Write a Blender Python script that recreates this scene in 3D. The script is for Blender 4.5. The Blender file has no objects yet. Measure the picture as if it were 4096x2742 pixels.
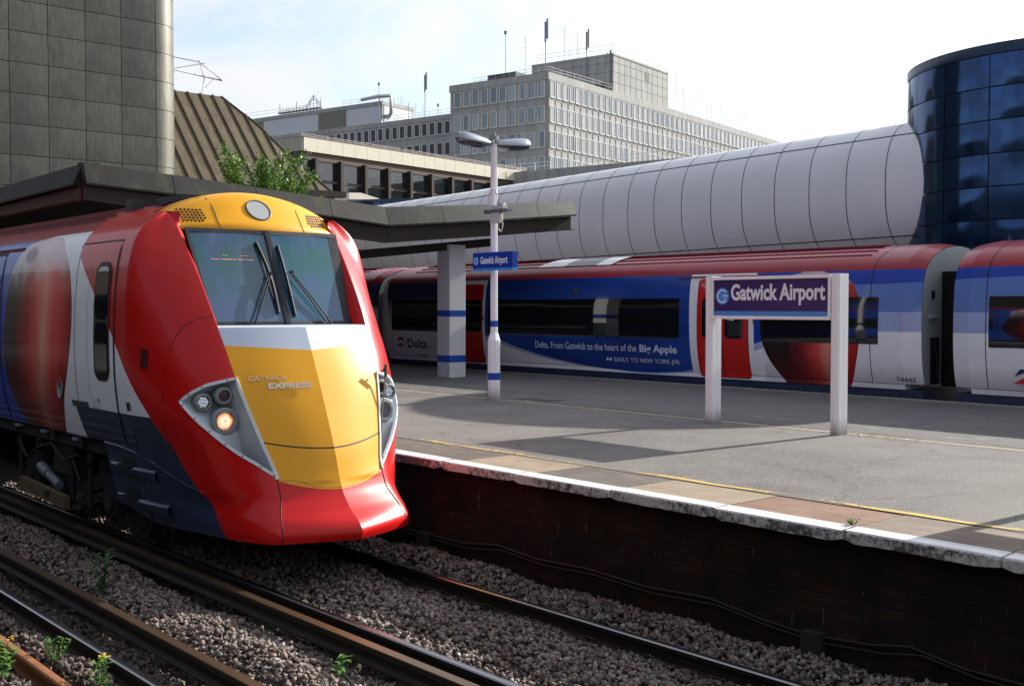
import bpy, math, random
import numpy as np
from mathutils import Vector, Matrix
random.seed(7); rng = np.random.default_rng(11)
S = bpy.context.scene; COL = S.collection
R = math.radians
# ------------------------------------------------------------------ camera
# x runs along the tracks, y across them (away from the camera), z = 0 at the rail heads
cam = bpy.data.cameras.new('camera'); camo = bpy.data.objects.new('camera', cam); COL.objects.link(camo)
S.camera = camo
A = R(40.6); PITCH = math.atan((1371-1224.3)/4535.)
cam.sensor_width = 36; cam.lens = 36*4535/4096.; cam.clip_end = 3000; cam.clip_start = .05
camo.location = (0, 0, 2.565)
fwd = Vector((-math.cos(A)*math.cos(PITCH), math.sin(A)*math.cos(PITCH), -math.sin(PITCH)))
camo.rotation_euler = fwd.to_track_quat('-Z', 'Y').to_euler()
# ------------------------------------------------------------------ node helpers
def isf(a): return isinstance(a, (int, float))
def M(nt, op, a, b=None, c=None, clamp=False):
    n = nt.nodes.new('ShaderNodeMath'); n.operation = op; n.use_clamp = clamp
    for i, q in enumerate((a, b, c)):
        if q is None: continue
        if isf(q): n.inputs[i].default_value = q
        else: nt.links.new(q, n.inputs[i])
    return n.outputs[0]
def MIX(nt, f, a, b, blend='MIX'):
    n = nt.nodes.new('ShaderNodeMix'); n.data_type = 'RGBA'; n.blend_type = blend
    for k, q in ((0, f), (6, a), (7, b)):
        if isf(q): n.inputs[k].default_value = q
        elif isinstance(q, (tuple, list)): n.inputs[k].default_value = tuple(q)+(1,)*(4-len(q))
        else: nt.links.new(q, n.inputs[k])
    return n.outputs[2]
def NOI(nt, vec, scale, detail=4, rough=.55, dist=0, out=0):
    n = nt.nodes.new('ShaderNodeTexNoise'); n.inputs['Scale'].default_value = scale
    n.inputs['Detail'].default_value = detail; n.inputs['Roughness'].default_value = rough
    n.inputs['Distortion'].default_value = dist
    if vec is not None: nt.links.new(vec, n.inputs['Vector'])
    return n.outputs[out]
def RAMP(nt, f, stops):
    n = nt.nodes.new('ShaderNodeValToRGB'); cr = n.color_ramp
    while len(cr.elements) < len(stops): cr.elements.new(.5)
    for e, (p, c) in zip(cr.elements, stops):
        e.position = p; e.color = (tuple(c)+(1,))[:4] if not isf(c) else (c, c, c, 1)
    nt.links.new(f, n.inputs[0]); return n.outputs[0]
def SEP(nt, vec):
    n = nt.nodes.new('ShaderNodeSeparateXYZ'); nt.links.new(vec, n.inputs[0]); return n.outputs
def SCALEV(nt, vec, s, loc=(0, 0, 0)):
    n = nt.nodes.new('ShaderNodeMapping'); n.inputs['Scale'].default_value = s; n.inputs['Location'].default_value = loc
    nt.links.new(vec, n.inputs[0]); return n.outputs[0]
def POS(nt): return nt.nodes.new('ShaderNodeNewGeometry').outputs['Position']
def CRV(nt, t, pts, t0, t1, o0, o1, soft=True):
    """curve value(t) through pts [(t, value)]"""
    n = nt.nodes.new('ShaderNodeFloatCurve'); cm = n.mapping; c = cm.curves[0]
    pts = sorted(pts); q = [((a-t0)/(t1-t0), (b-o0)/(o1-o0)) for a, b in pts]
    c.points[0].location = q[0]; c.points[1].location = q[-1]
    for p in q[1:-1]: c.points.new(*p)
    for p in c.points: p.handle_type = 'AUTO' if soft else 'VECTOR'
    cm.extend = 'HORIZONTAL'; cm.update()
    nt.links.new(M(nt, 'DIVIDE', M(nt, 'SUBTRACT', t, t0), t1-t0, clamp=True), n.inputs['Value'])
    return M(nt, 'ADD', M(nt, 'MULTIPLY', n.outputs[0], o1-o0), o0)
def GT(nt, a, b, w=.006):  # soft a > b
    return M(nt, 'ADD', M(nt, 'DIVIDE', M(nt, 'SUBTRACT', a, b), w), .5, clamp=True)
def AND(nt, *m):
    r = m[0]
    for q in m[1:]: r = M(nt, 'MINIMUM', r, q)
    return r
def OR(nt, *m):
    r = m[0]
    for q in m[1:]: r = M(nt, 'MAXIMUM', r, q)
    return r
def NOT(nt, a): return M(nt, 'SUBTRACT', 1., a)
MATS = {}
def mat(name, col=(.5, .5, .5), rough=.5, metal=0., coat=0., noise=None, bump=None, fn=None, emis=None, spec=None, trans=0., coatr=.04):
    if name in MATS: return MATS[name]
    m = bpy.data.materials.new(name); m.use_nodes = True; nt = m.node_tree
    b = nt.nodes['Principled BSDF']; P = POS(nt)
    b.inputs['Roughness'].default_value = rough; b.inputs['Metallic'].default_value = metal
    b.inputs['Specular IOR Level'].default_value = .22
    b.inputs['Coat Weight'].default_value = coat*.45; b.inputs['Coat Roughness'].default_value = coatr
    if spec is not None: b.inputs['Specular IOR Level'].default_value = spec
    if trans: b.inputs['Transmission Weight'].default_value = trans
    c = fn(nt, P, b) if fn else None
    if c is None:
        c = nt.nodes.new('ShaderNodeRGB'); c.outputs[0].default_value = tuple(col)+(1,); c = c.outputs[0]
    if noise:
        sc, am = noise[0], noise[1]
        vec = SCALEV(nt, P, noise[2]) if len(noise) > 2 else P
        f = NOI(nt, vec, sc, 6, .65)
        g = M(nt, 'ADD', M(nt, 'MULTIPLY', M(nt, 'SUBTRACT', f, .5), 2*am), 1.)
        v = nt.nodes.new('ShaderNodeCombineXYZ')
        for i in range(3): nt.links.new(g, v.inputs[i])
        c = MIX(nt, 1., c, v.outputs[0], 'MULTIPLY')
        r = M(nt, 'ADD', M(nt, 'MULTIPLY', M(nt, 'SUBTRACT', f, .5), am*.8), rough, clamp=True)
        if not b.inputs['Roughness'].links: nt.links.new(r, b.inputs['Roughness'])
    nt.links.new(c, b.inputs['Base Color'])
    if bump:
        n = nt.nodes.new('ShaderNodeBump'); n.inputs['Strength'].default_value = bump[1]; n.inputs['Distance'].default_value = bump[2] if len(bump) > 2 else .01
        vec = SCALEV(nt, P, bump[3]) if len(bump) > 3 else P
        nt.links.new(NOI(nt, vec, bump[0], 5), n.inputs['Height']); nt.links.new(n.outputs[0], b.inputs['Normal'])
        if coat: nt.links.new(n.outputs[0], b.inputs['Coat Normal'])
    if emis:
        b.inputs['Emission Color'].default_value = tuple(emis[0])+(1,); b.inputs['Emission Strength'].default_value = emis[1]
    MATS[name] = m; return m
# ------------------------------------------------------------------ sky and sun
SUN_EL = R(27.); SUN_AZ = R(2.5)      # azimuth measured from +y towards +x
w = bpy.data.worlds.new('World'); S.world = w; w.use_nodes = True; nt = w.node_tree
bg = nt.nodes['Background']
sky = nt.nodes.new('ShaderNodeTexSky'); sky.sky_type = 'NISHITA'; sky.sun_disc = False
sky.sun_elevation = SUN_EL; sky.sun_rotation = SUN_AZ; sky.air_density = 1.0; sky.dust_density = .8; sky.ozone_density = 2.2
tc = nt.nodes.new('ShaderNodeTexCoord').outputs['Generated']
X, Y, Z = SEP(nt, tc)
zz = M(nt, 'ADD', M(nt, 'MAXIMUM', Z, 0.), .18)
cb = nt.nodes.new('ShaderNodeCombineXYZ')
nt.links.new(M(nt, 'DIVIDE', X, zz), cb.inputs[0]); nt.links.new(M(nt, 'DIVIDE', Y, zz), cb.inputs[1])
n1 = NOI(nt, cb.outputs[0], 1.7, 9, .58, .5)
cl = RAMP(nt, n1, [(.40, 0.), (.50, .55), (.62, 1.)])
clf = M(nt, 'ADD', M(nt, 'MULTIPLY', cl, .55), .42)
# thin cloud lit by the sun behind it: brighter towards the sun's own azimuth
sd = M(nt, 'ADD', M(nt, 'MULTIPLY', Y, math.cos(SUN_EL)), M(nt, 'MULTIPLY', Z, math.sin(SUN_EL)))
glow = M(nt, 'POWER', M(nt, 'MAXIMUM', sd, 0.), 5.)
side = M(nt, 'MULTIPLY', M(nt, 'ADD', sd, .35), 1.6, clamp=True)
cbr = M(nt, 'ADD', M(nt, 'ADD', M(nt, 'MULTIPLY', glow, 7.), M(nt, 'MULTIPLY', side, 1.9)), 2.3)
cv = nt.nodes.new('ShaderNodeVectorMath'); cv.operation = 'SCALE'; cv.inputs[0].default_value = (.98, .985, 1.05)
nt.links.new(cbr, cv.inputs['Scale'])
nt.links.new(MIX(nt, clf, sky.outputs[0], cv.outputs[0]), bg.inputs[0])
bg.inputs[1].default_value = .115
sl = bpy.data.lights.new('sun', 'SUN'); sl.energy = 4.6; sl.angle = R(.5); sl.color = (1, .95, .86)
so = bpy.data.objects.new('sun', sl); COL.objects.link(so)
sdir = Vector((math.sin(SUN_AZ)*math.cos(SUN_EL), math.cos(SUN_AZ)*math.cos(SUN_EL), math.sin(SUN_EL)))
so.rotation_euler = sdir.to_track_quat('Z', 'Y').to_euler(); so.location = (0, 60, 60)
S.view_settings.view_transform = 'Standard'; S.view_settings.look = 'None'
S.view_settings.exposure = 0.95; S.view_settings.gamma = 1.0
# ------------------------------------------------------------------ mesh helpers
class MB:
    def __init__(s): s.v = []; s.f = []; s.m = []; s.sm = []
    def add(s, vs, fs, mi=0, smooth=False):
        k = len(s.v); s.v += [tuple(map(float, q)) for q in vs]
        s.f += [tuple(k+i for i in f) for f in fs]; s.m += [mi]*len(fs); s.sm += [smooth]*len(fs); return s
    def box(s, x0, x1, y0, y1, z0, z1, mi=0):
        vs = [(x, y, z) for z in (z0, z1) for y in (y0, y1) for x in (x0, x1)]
        return s.add(vs, [(0, 2, 3, 1), (4, 5, 7, 6), (0, 1, 5, 4), (2, 6, 7, 3), (0, 4, 6, 2), (1, 3, 7, 5)], mi)
    def obox(s, o, ex, ey, a0, a1, b0, b1, z0, z1, mi=0):
        vs = []
        for z in (z0, z1):
            for b in (b0, b1):
                for a in (a0, a1):
                    p = Vector(o)+Vector(ex)*a+Vector(ey)*b; vs.append((p.x, p.y, z))
        return s.add(vs, [(0, 2, 3, 1), (4, 5, 7, 6), (0, 1, 5, 4), (2, 6, 7, 3), (0, 4, 6, 2), (1, 3, 7, 5)], mi)
    def tube(s, p0, p1, r, n=8, mi=0, r1=None, caps=True):
        p0 = Vector(p0); p1 = Vector(p1); d = (p1-p0).normalized()
        u = d.orthogonal().normalized(); w_ = d.cross(u); r1 = r if r1 is None else r1; vs = []
        for p, rr in ((p0, r), (p1, r1)):
            for i in range(n):
                a = 2*math.pi*i/n; vs.append(p+(u*math.cos(a)+w_*math.sin(a))*rr)
        fs = [(i, (i+1) % n, n+(i+1) % n, n+i) for i in range(n)]
        s.add(vs, fs, mi, True)
        if caps: s.add(vs[:n], [tuple(range(n))[::-1]], mi); s.add(vs[n:], [tuple(range(n))], mi)
        return s
    def path(s, pts, r, n=6, mi=0):
        pts = [Vector(p) for p in pts]; rings = []
        for i, p in enumerate(pts):
            d = (pts[min(i+1, len(pts)-1)]-pts[max(i-1, 0)]).normalized()
            u = d.cross(Vector((0, 0, 1)))
            u = u.normalized() if u.length > .05 else Vector((1, 0, 0))
            w_ = u.cross(d); rings.append([p+(u*math.cos(2*math.pi*k/n)+w_*math.sin(2*math.pi*k/n))*r for k in range(n)])
        return s.rings(rings, mi, True, True)
    def rings(s, rings, mi=0, closed=True, caps=False, smooth=True, flip=False):
        n = len(rings[0]); vs = [p for r_ in rings for p in r_]; fs = []
        for i in range(len(rings)-1):
            for k in range(n if closed else n-1):
                a, b = i*n+k, i*n+(k+1) % n
                q = (a, b, b+n, a+n); fs.append(q[::-1] if flip else q)
        s.add(vs, fs, mi, smooth)
        if caps: s.add(rings[0], [tuple(range(n))[::-1]], mi); s.add(rings[-1], [tuple(range(n))], mi)
        return s
    def disc(s, c, nrm, r, n=24, mi=0, up=(0, 0, 1), ry=None):
        c = Vector(c); nrm = Vector(nrm).normalized(); u = Vector(up).cross(nrm).normalized(); w_ = nrm.cross(u); ry = ry or r
        s.add([c+u*math.cos(2*math.pi*i/n)*r+w_*math.sin(2*math.pi*i/n)*ry for i in range(n)], [tuple(range(n))], mi); return s
    def ring(s, c, nrm, r0, r1, depth=0., n=28, mi=0):
        c = Vector(c); nrm = Vector(nrm).normalized(); u = Vector((0, 0, 1)).cross(nrm).normalized(); w_ = nrm.cross(u)
        def rg(r, d): return [c+nrm*d+u*math.cos(2*math.pi*i/n)*r+w_*math.sin(2*math.pi*i/n)*r for i in range(n)]
        return s.rings([rg(r1, -depth), rg(r1, depth*.6), rg(r1-(r1-r0)*.2, depth), rg(r0+(r1-r0)*.2, depth), rg(r0, depth*.5), rg(r0, -depth)], mi)
    def build(s, name, mats, parent=None, smooth=None, bevel=0., auto=True):
        me = bpy.data.meshes.new(name)
        off = parent_world(parent) if parent else Vector((0, 0, 0))
        me.from_pydata([(a-off.x, b-off.y, c-off.z) for a, b, c in s.v], [], s.f)
        if not isinstance(mats, (list, tuple)): mats = [mats]
        for m in mats: me.materials.append(m)
        me.polygons.foreach_set('material_index', s.m)
        me.polygons.foreach_set('use_smooth', s.sm if smooth is None else [smooth]*len(s.f))
        me.update()
        o = bpy.data.objects.new(name, me); COL.objects.link(o)
        if parent: o.parent = parent
        if bevel:
            b = o.modifiers.new('bevel', 'BEVEL'); b.width = bevel; b.segments = 2; b.limit_method = 'ANGLE'
        return o
def parent_world(o):
    v = Vector((0, 0, 0))
    while o: v = v+o.location; o = o.parent
    return v
def tag(o, label, cat, group=None):
    o['label'] = label; o['category'] = cat
    if group: o['group'] = group
    return o
def thing(name, label, cat, loc, group=None):
    o = bpy.data.objects.new(name, None); COL.objects.link(o); o.location = loc; o.empty_display_size = .2
    return tag(o, label, cat, group)
def struct(o, kind='structure'): o['kind'] = kind; return o
def dup(root, loc=None, label=None, name=None):
    r = root.copy(); COL.objects.link(r)
    if loc is not None: r.location = loc
    if label: r['label'] = label
    for ch in list(root.children):
        c = ch.copy(); COL.objects.link(c); c.parent = r
        for g in list(ch.children):
            d = g.copy(); COL.objects.link(d); d.parent = c
    return r
def text(name, body, size, origin, ex, ez, m, parent, width=None, ext=.002, align='LEFT', shear=0., bold=0.):
    """lettering standing on origin, reading along ex, up along ez"""
    cu = bpy.data.curves.new(name, 'FONT'); cu.body = body; cu.size = size; cu.extrude = ext; cu.align_x = align; cu.shear = shear; cu.offset = bold
    cu.resolution_u = 3
    t = bpy.data.objects.new(name, cu); COL.objects.link(t); bpy.context.view_layer.update()
    me = bpy.data.meshes.new_from_object(t.evaluated_get(bpy.context.evaluated_depsgraph_get()))
    bpy.data.objects.remove(t); bpy.data.curves.remove(cu)
    ex = Vector(ex).normalized(); ez = Vector(ez).normalized(); en = ex.cross(ez)
    xs = [v.co.x for v in me.vertices]; sx = 1.
    if width: sx = width/(max(xs)-min(xs))
    off = parent_world(parent)
    for v in me.vertices:
        p = Vector(origin)+ex*(v.co.x*sx)+ez*v.co.y+en*v.co.z-off; v.co = p
    me.materials.clear(); me.materials.append(m); me.name = name
    o = bpy.data.objects.new(name, me); COL.objects.link(o); o.parent = parent; return o
def lerp(a, b, t): return a+(b-a)*t
#@@ PLAIN MATERIALS
mat('sign_light_blue', (.05, .27, .72), .35); mat('sign_white', (.75, .77, .8), .4)
black = mat('black_rubber', (.012, .012, .013), .55)
blackm = mat('black_metal', (.02, .02, .022), .4, noise=(9, .3))
whitep = mat('white_paint', (.8, .8, .8), .42, noise=(5, .08, (1, 1, .35)))
bluep = mat('blue_paint', (.015, .07, .36), .35, noise=(6, .12))
greyp = mat('grey_paint', (.3, .34, .37), .45, noise=(7, .12))
#@@ GROUND
def f_ground(nt, P, b):
    f = NOI(nt, P, 14, 8, .7); g = NOI(nt, P, .7, 3)
    c = RAMP(nt, f, [(.3, (.035, .03, .028)), (.55, (.09, .08, .072)), (.75, (.17, .15, .14))])
    return MIX(nt, M(nt, 'MULTIPLY', g, .5), c, (.05, .04, .035))
g = MB(); g.add([(-1500, -1500, -.22), (1500, -1500, -.22), (1500, 1500, -.22), (-1500, 1500, -.22)], [(0, 1, 2, 3)])
struct(g.build('ground', mat('track_bed', rough=.9, fn=f_ground, bump=(60, .9, .02))))
# platform
YE = 7.27
def f_asph(nt, P, b):
    X, Y, Z = SEP(nt, P)
    fine = NOI(nt, P, 62, 5, .8); mid = NOI(nt, P, 1.1, 5, .6); big = NOI(nt, P, .33, 3)
    vo = nt.nodes.new('ShaderNodeTexVoronoi'); vo.inputs['Scale'].default_value = 55; nt.links.new(P, vo.inputs['Vector'])
    sp = SEP(nt, vo.outputs['Color'])[0]
    c = RAMP(nt, fine, [(.28, (.06, .057, .054)), (.5, (.14, .132, .125)), (.72, (.27, .255, .235))])
    c = MIX(nt, M(nt, 'MULTIPLY', GT(nt, sp, .93, .02), .45), c, (.33, .31, .29))
    c = MIX(nt, M(nt, 'MULTIPLY', GT(nt, .12, sp, .02), .5), c, (.045, .043, .04))
    c = MIX(nt, M(nt, 'MULTIPLY', RAMP(nt, mid, [(.4, 0.), (.62, 1.)]), .45), c, (.07, .066, .062))
    c = MIX(nt, M(nt, 'MULTIPLY', RAMP(nt, big, [(.45, 0.), (.6, 1.)]), .4), c, (.20, .185, .165))
    # older, darker surface beyond the drain strip, dark damp band along it
    far = GT(nt, Y, 12.95, .04)
    c = MIX(nt, M(nt, 'MULTIPLY', far, .5), c, (.085, .085, .085))
    wob = M(nt, 'MULTIPLY', NOI(nt, P, 2.2, 4), .5)
    d = M(nt, 'ABSOLUTE', M(nt, 'SUBTRACT', Y, M(nt, 'ADD', wob, 12.78)))
    c = MIX(nt, M(nt, 'MULTIPLY', GT(nt, .10, d, .16), .45), c, (.04, .038, .035))
    wob2 = M(nt, 'MULTIPLY', NOI(nt, P, 5, 3), .05)
    d = M(nt, 'ABSOLUTE', M(nt, 'SUBTRACT', Y, M(nt, 'ADD', wob2, 12.85)))
    c = MIX(nt, M(nt, 'MULTIPLY', GT(nt, .06, d, .03), RAMP(nt, mid, [(.3, .35), (.5, .9)])), c, (.32, .25, .155))
    d2 = M(nt, 'ABSOLUTE', M(nt, 'SUBTRACT', Y, M(nt, 'ADD', wob2, 12.70)))
    c = MIX(nt, M(nt, 'MULTIPLY', GT(nt, .016, d2, .012), .9), c, (.02, .02, .02))
    # whitish lime stains
    st = NOI(nt, SCALEV(nt, P, (1.2, 3.2, 1)), 1.6, 7, .7)
    band = M(nt, 'MULTIPLY', GT(nt, Y, 12.9, .3), GT(nt, 15.3, Y, .8))
    c = MIX(nt, M(nt, 'MULTIPLY', M(nt, 'MULTIPLY', RAMP(nt, st, [(.56, 0.), (.68, 1.)]), band), .45), c, (.33, .33, .32))
    # random cracks
    ck = nt.nodes.new('ShaderNodeTexVoronoi'); ck.feature = 'DISTANCE_TO_EDGE'; ck.inputs['Scale'].default_value = .32
    nv = nt.nodes.new('ShaderNodeVectorMath'); nv.operation = 'ADD'; nt.links.new(P, nv.inputs[0]); nt.links.new(NOI(nt, P, 1.4, 6, .6, out=1), nv.inputs[1])
    nt.links.new(nv.outputs[0], ck.inputs['Vector'])
    c = MIX(nt, M(nt, 'MULTIPLY', GT(nt, .0035, ck.outputs['Distance'], .003), .5), c, (.03, .03, .03))
    return c
asph = mat('asphalt', rough=.82, fn=f_asph, bump=(110, .8, .006))
g = MB(); g.box(-140, 40, 8.19, 18.25, -.2, .915)
struct(g.build('platform', asph))
def f_conc(nt, P, b):
    c = RAMP(nt, NOI(nt, P, 6, 6, .65), [(.35, (.13, .12, .10)), (.65, (.3, .28, .24))])
    return c
g = MB()
for i in range(70):
    x0 = -62+i*1.2; g.box(x0, x0+1.19, 18.255, 18.6, .7, .913+.004*random.random())
struct(g.build('far_platform_edge', mat('old_concrete', rough=.8, fn=f_conc, bump=(40, .5, .005))))
# paving slabs along the platform edge (set in the platform; one paved band)
def f_slab(base, red):
    def fn(nt, P, b):
        f = NOI(nt, P, 90, 3, .75); m = NOI(nt, P, 2.3, 6, .65); s = NOI(nt, SCALEV(nt, P, (1, 6, 1)), 3., 5, .7)
        c = RAMP(nt, f, [(.3, tuple(q*.62 for q in base)), (.55, base), (.75, tuple(min(.6, q*1.45) for q in base))])
        c = MIX(nt, M(nt, 'MULTIPLY', RAMP(nt, m, [(.4, 0.), (.62, 1.)]), .55), c, tuple(q*.55 for q in base))
        c = MIX(nt, M(nt, 'MULTIPLY', RAMP(nt, s, [(.5, 0.), (.72, 1.)]), .35), c, (.36, .32, .26))
        return c
    return fn
slabm = [mat('slab_dark', rough=.8, fn=f_slab((.125, .105, .09), 0), bump=(90, .6, .004)),
         mat('slab_tan', rough=.8, fn=f_slab((.30, .235, .165), 0), bump=(90, .6, .004)),
         mat('slab_red', rough=.8, fn=f_slab((.235, .135, .09), 0), bump=(90, .6, .004)),
         mat('slab_grey', rough=.8, fn=f_slab((.21, .165, .13), 0), bump=(90, .6, .004)),
         mat('joint_dirt', (.035, .03, .025), .9, noise=(20, .4))]
g = MB(); g.box(-140, 40, YE+.19, 8.185, .5, .902, 4)
jx = [-4.76-1.195*k for k in range(-14, 48)]
seq = {-1: 3, 0: 2, 1: 1, 2: 0, 3: 1, 4: 0, 5: 0, 6: 3, 7: 0}
for k, x in zip(range(-14, 48), jx):
    mi = seq.get(k, random.choice([0, 1, 3, 3, 2]))
    g.box(x-1.188, x-.004, YE+.20, 8.165+random.uniform(-.012, .012), .87, .913+random.uniform(-.002, .003), mi)
struct(g.build('paving', slabm))
# worn yellow line
def f_yel(nt, P, b):
    X, Y, Z = SEP(nt, P)
    f = NOI(nt, P, 16, 7, .75); l = NOI(nt, SCALEV(nt, P, (1, .05, 1)), .55, 2)
    wear = M(nt, 'ADD', f, M(nt, 'MULTIPLY', M(nt, 'SUBTRACT', l, .5), 1.0))
    nt.links.new(GT(nt, wear, .52, .14), b.inputs['Alpha'])
    return RAMP(nt, f, [(.3, (.50, .31, .05)), (.7, (.56, .41, .14))])
g = MB(); pts = []
for i in range(200):
    x = -34+i*.22; e = .012*math.sin(x*3.1)+.008*math.sin(x*7.7)
    pts.append(((x, 8.205+e, .9195), (x, 8.285+e+.014*math.sin(x*5), .9195)))
for (a, b_), (c, d) in zip(pts, pts[1:]): g.add([a, c, d, b_], [(0, 1, 2, 3)])
struct(g.build('yellow_line', mat('worn_yellow_paint', rough=.75, fn=f_yel)))
# coping stones
def f_cop(nt, P, b):
    X, Y, Z = SEP(nt, P)
    f = NOI(nt, SCALEV(nt, P, (1, 1, 1)), 22, 8, .75); m = NOI(nt, P, 1.3, 3)
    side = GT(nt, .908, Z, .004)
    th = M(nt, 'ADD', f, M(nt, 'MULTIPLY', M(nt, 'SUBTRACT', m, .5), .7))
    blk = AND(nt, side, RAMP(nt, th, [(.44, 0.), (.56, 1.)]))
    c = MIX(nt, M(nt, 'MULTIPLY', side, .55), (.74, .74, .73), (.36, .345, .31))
    c = MIX(nt, M(nt, 'MULTIPLY', RAMP(nt, NOI(nt, P, 4, 6), [(.4, 0.), (.7, 1.)]), .3), c, (.5, .46, .40))
    # ribs on top: dirt lines running along the stone
    for yy in (YE+.135, YE+.155, YE+.175):
        d = M(nt, 'ABSOLUTE', M(nt, 'SUBTRACT', Y, yy)); c = MIX(nt, M(nt, 'MULTIPLY', GT(nt, .004, d, .003), .6), c, (.16, .14, .12))
    return MIX(nt, M(nt, 'MULTIPLY', blk, .88), c, (.035, .033, .03))
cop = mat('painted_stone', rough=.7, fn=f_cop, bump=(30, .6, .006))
xs = [-2.34, -3.54, -4.74, -5.95, -7.15, -8.47, -9.67, -10.87]+[-12.07-1.2*i for i in range(26)]
for i in range(len(xs)-1):
    x1, x0 = xs[i]-.011, xs[i+1]+.011; dz = random.uniform(-.004, .004); dy = random.uniform(-.012, .012)
    if i == 2: dy = -.02
    g = MB(); n = 14; rings = []
    for k in range(n+1):
        x = lerp(x0, x1, k/n); j = lambda: random.uniform(-.004, .004)
        e = .016 if k in (0, n) else 0
        rings.append([(x, YE+dy+e+j(), .828+e+j()), (x, YE+dy+e+j()*.5, .905+dz-e), (x, YE+dy+.012+e, .921+dz-e*.5), (x, YE+.19, .921+dz), (x, YE+.19, .828)])
    g.rings(rings, 0, True, True, smooth=False, flip=True)
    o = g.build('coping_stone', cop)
    lab = ('pale coping stone cut by the right edge of the photo', 'coping stone with a clean pale face, right of the weed tuft', 'mouldy coping stone ending at the weed tuft', 'blackened coping stone beside the large tan slab',
           'coping stone with black blotches, beside the dark slab in the middle', 'dull white coping stone below the tip of the sign shadow', 'red tinted coping stone next to the train nose')[i] if i < 7 else 'coping stone further back, hidden behind the train nose'
    tag(o, lab, 'coping stone', 'coping stones along the platform edge')
#@@ PLATFORM WALL
def f_brick(nt, P, b):
    n = nt.nodes.new('ShaderNodeTexBrick'); mp = nt.nodes.new('ShaderNodeMapping'); mp.inputs['Rotation'].default_value = (R(90), 0, 0)
    nt.links.new(P, mp.inputs[0]); nt.links.new(mp.outputs[0], n.inputs['Vector'])
    n.inputs['Scale'].default_value = 1.; n.inputs['Brick Width'].default_value = .225; n.inputs['Row Height'].default_value = .075
    n.inputs['Mortar Size'].default_value = .006; n.inputs['Color1'].default_value = (.032, .014, .009, 1); n.inputs['Color2'].default_value = (.012, .008, .006, 1)
    n.inputs['Mortar'].default_value = (.008, .007, .006, 1); n.inputs['Bias'].default_value = -.1
    X, Y, Z = SEP(nt, P)
    f = NOI(nt, P, 2.2, 6, .6); c = MIX(nt, RAMP(nt, f, [(.4, 0.), (.62, .92)]), n.outputs[0], (.006, .005, .0045))
    st = NOI(nt, SCALEV(nt, P, (9, 1, .9)), 3, 5, .7); zone = M(nt, 'MULTIPLY', GT(nt, .62, Z, .3), GT(nt, Z, .25, .1))
    c = MIX(nt, M(nt, 'MULTIPLY', M(nt, 'MULTIPLY', RAMP(nt, st, [(.66, 0.), (.72, 1.)]), zone), .8), c, (.3, .28, .26))
    dr = NOI(nt, SCALEV(nt, P, (26, 1, .7)), 2, 4, .6)
    return MIX(nt, M(nt, 'MULTIPLY', RAMP(nt, dr, [(.70, 0.), (.74, 1.)]), .5), c, (.35, .34, .33))
brick = mat('sooty_brick', rough=.85, fn=f_brick, bump=(45, .7, .01))
pw = thing('platform_wall', 'sooty dark brick retaining wall below the platform coping', 'wall', (-10, YE+.15, -.2))
g = MB(); g.box(-60, 30, YE+.13, YE+.25, .2, .826); g.build('upper_wall', brick, pw)
g = MB(); g.box(-60, 30, YE+.06, YE+.25, -.2, .34); g.box(-60, 30, YE+.085, YE+.129, .342, .365); g.build('lower_wall', brick, pw)
g = MB()
for x in (-4.9, -9.9, -14.9): g.box(x-.17, x, YE-.03, YE+.058, -.2, .10)
g.build('concrete_block', mat('dark_concrete', (.03, .026, .022), .9, noise=(12, .5)), pw)
g = MB()
cp = [(-60, .1), (-12, .1), (-10.07, .08), (-9.33, .08), (-8.76, .15), (-8.15, .11), (-7.46, .14), (-6.72, .11), (-6.01, .15), (-5.52, .09), (-5.07, .06), (-4.52, .1), (-4.2, .16), (-3.79, .1), (-2, .08), (20, .08)]
g.path([(x, YE+.035, z) for x, z in cp], .012); g.path([(x+.1, YE+.02, z-.035) for x, z in cp], .008)
tag(g.build('lineside_cable', mat('cable', (.022, .02, .018), .5)), 'thin grey cable sagging along the foot of the dark brick wall', 'cable')
#@@ RAILS
def f_rail(nt, P, b):
    return RAMP(nt, NOI(nt, SCALEV(nt, P, (.5, 6, 6)), 7, 6, .7), [(.3, (.008, .006, .005)), (.7, (.03, .02, .014))])
railside = mat('rail_side', rough=.75, fn=f_rail, bump=(60, .4, .003))
railtop = mat('rail_top_polished', (.28, .275, .28), .24, 1., noise=(3, .15, (.2, 9, 1)))
railtopb = mat('conductor_top', (.16, .105, .06), .38, .8, noise=(6, .25, (.2, 9, 1)))
rustm = mat('rusty_steel', (.19, .075, .03), .85, noise=(14, .45), bump=(60, .5, .004))
rustd = mat('rusty_steel_top', (.24, .10, .045), .7, noise=(14, .4))
PROF = [(.07, -.159), (.07, -.148), (.012, -.125), (.009, -.06), (.034, -.042), (.0355, -.010), (.024, -.001), (.0, 0.)]
CPRO = [(.07, -.14), (.07, -.125), (.028, -.10), (.026, -.06), (.047, -.045), (.047, -.006), (.04, 0), (.0, 0.)]
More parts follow.
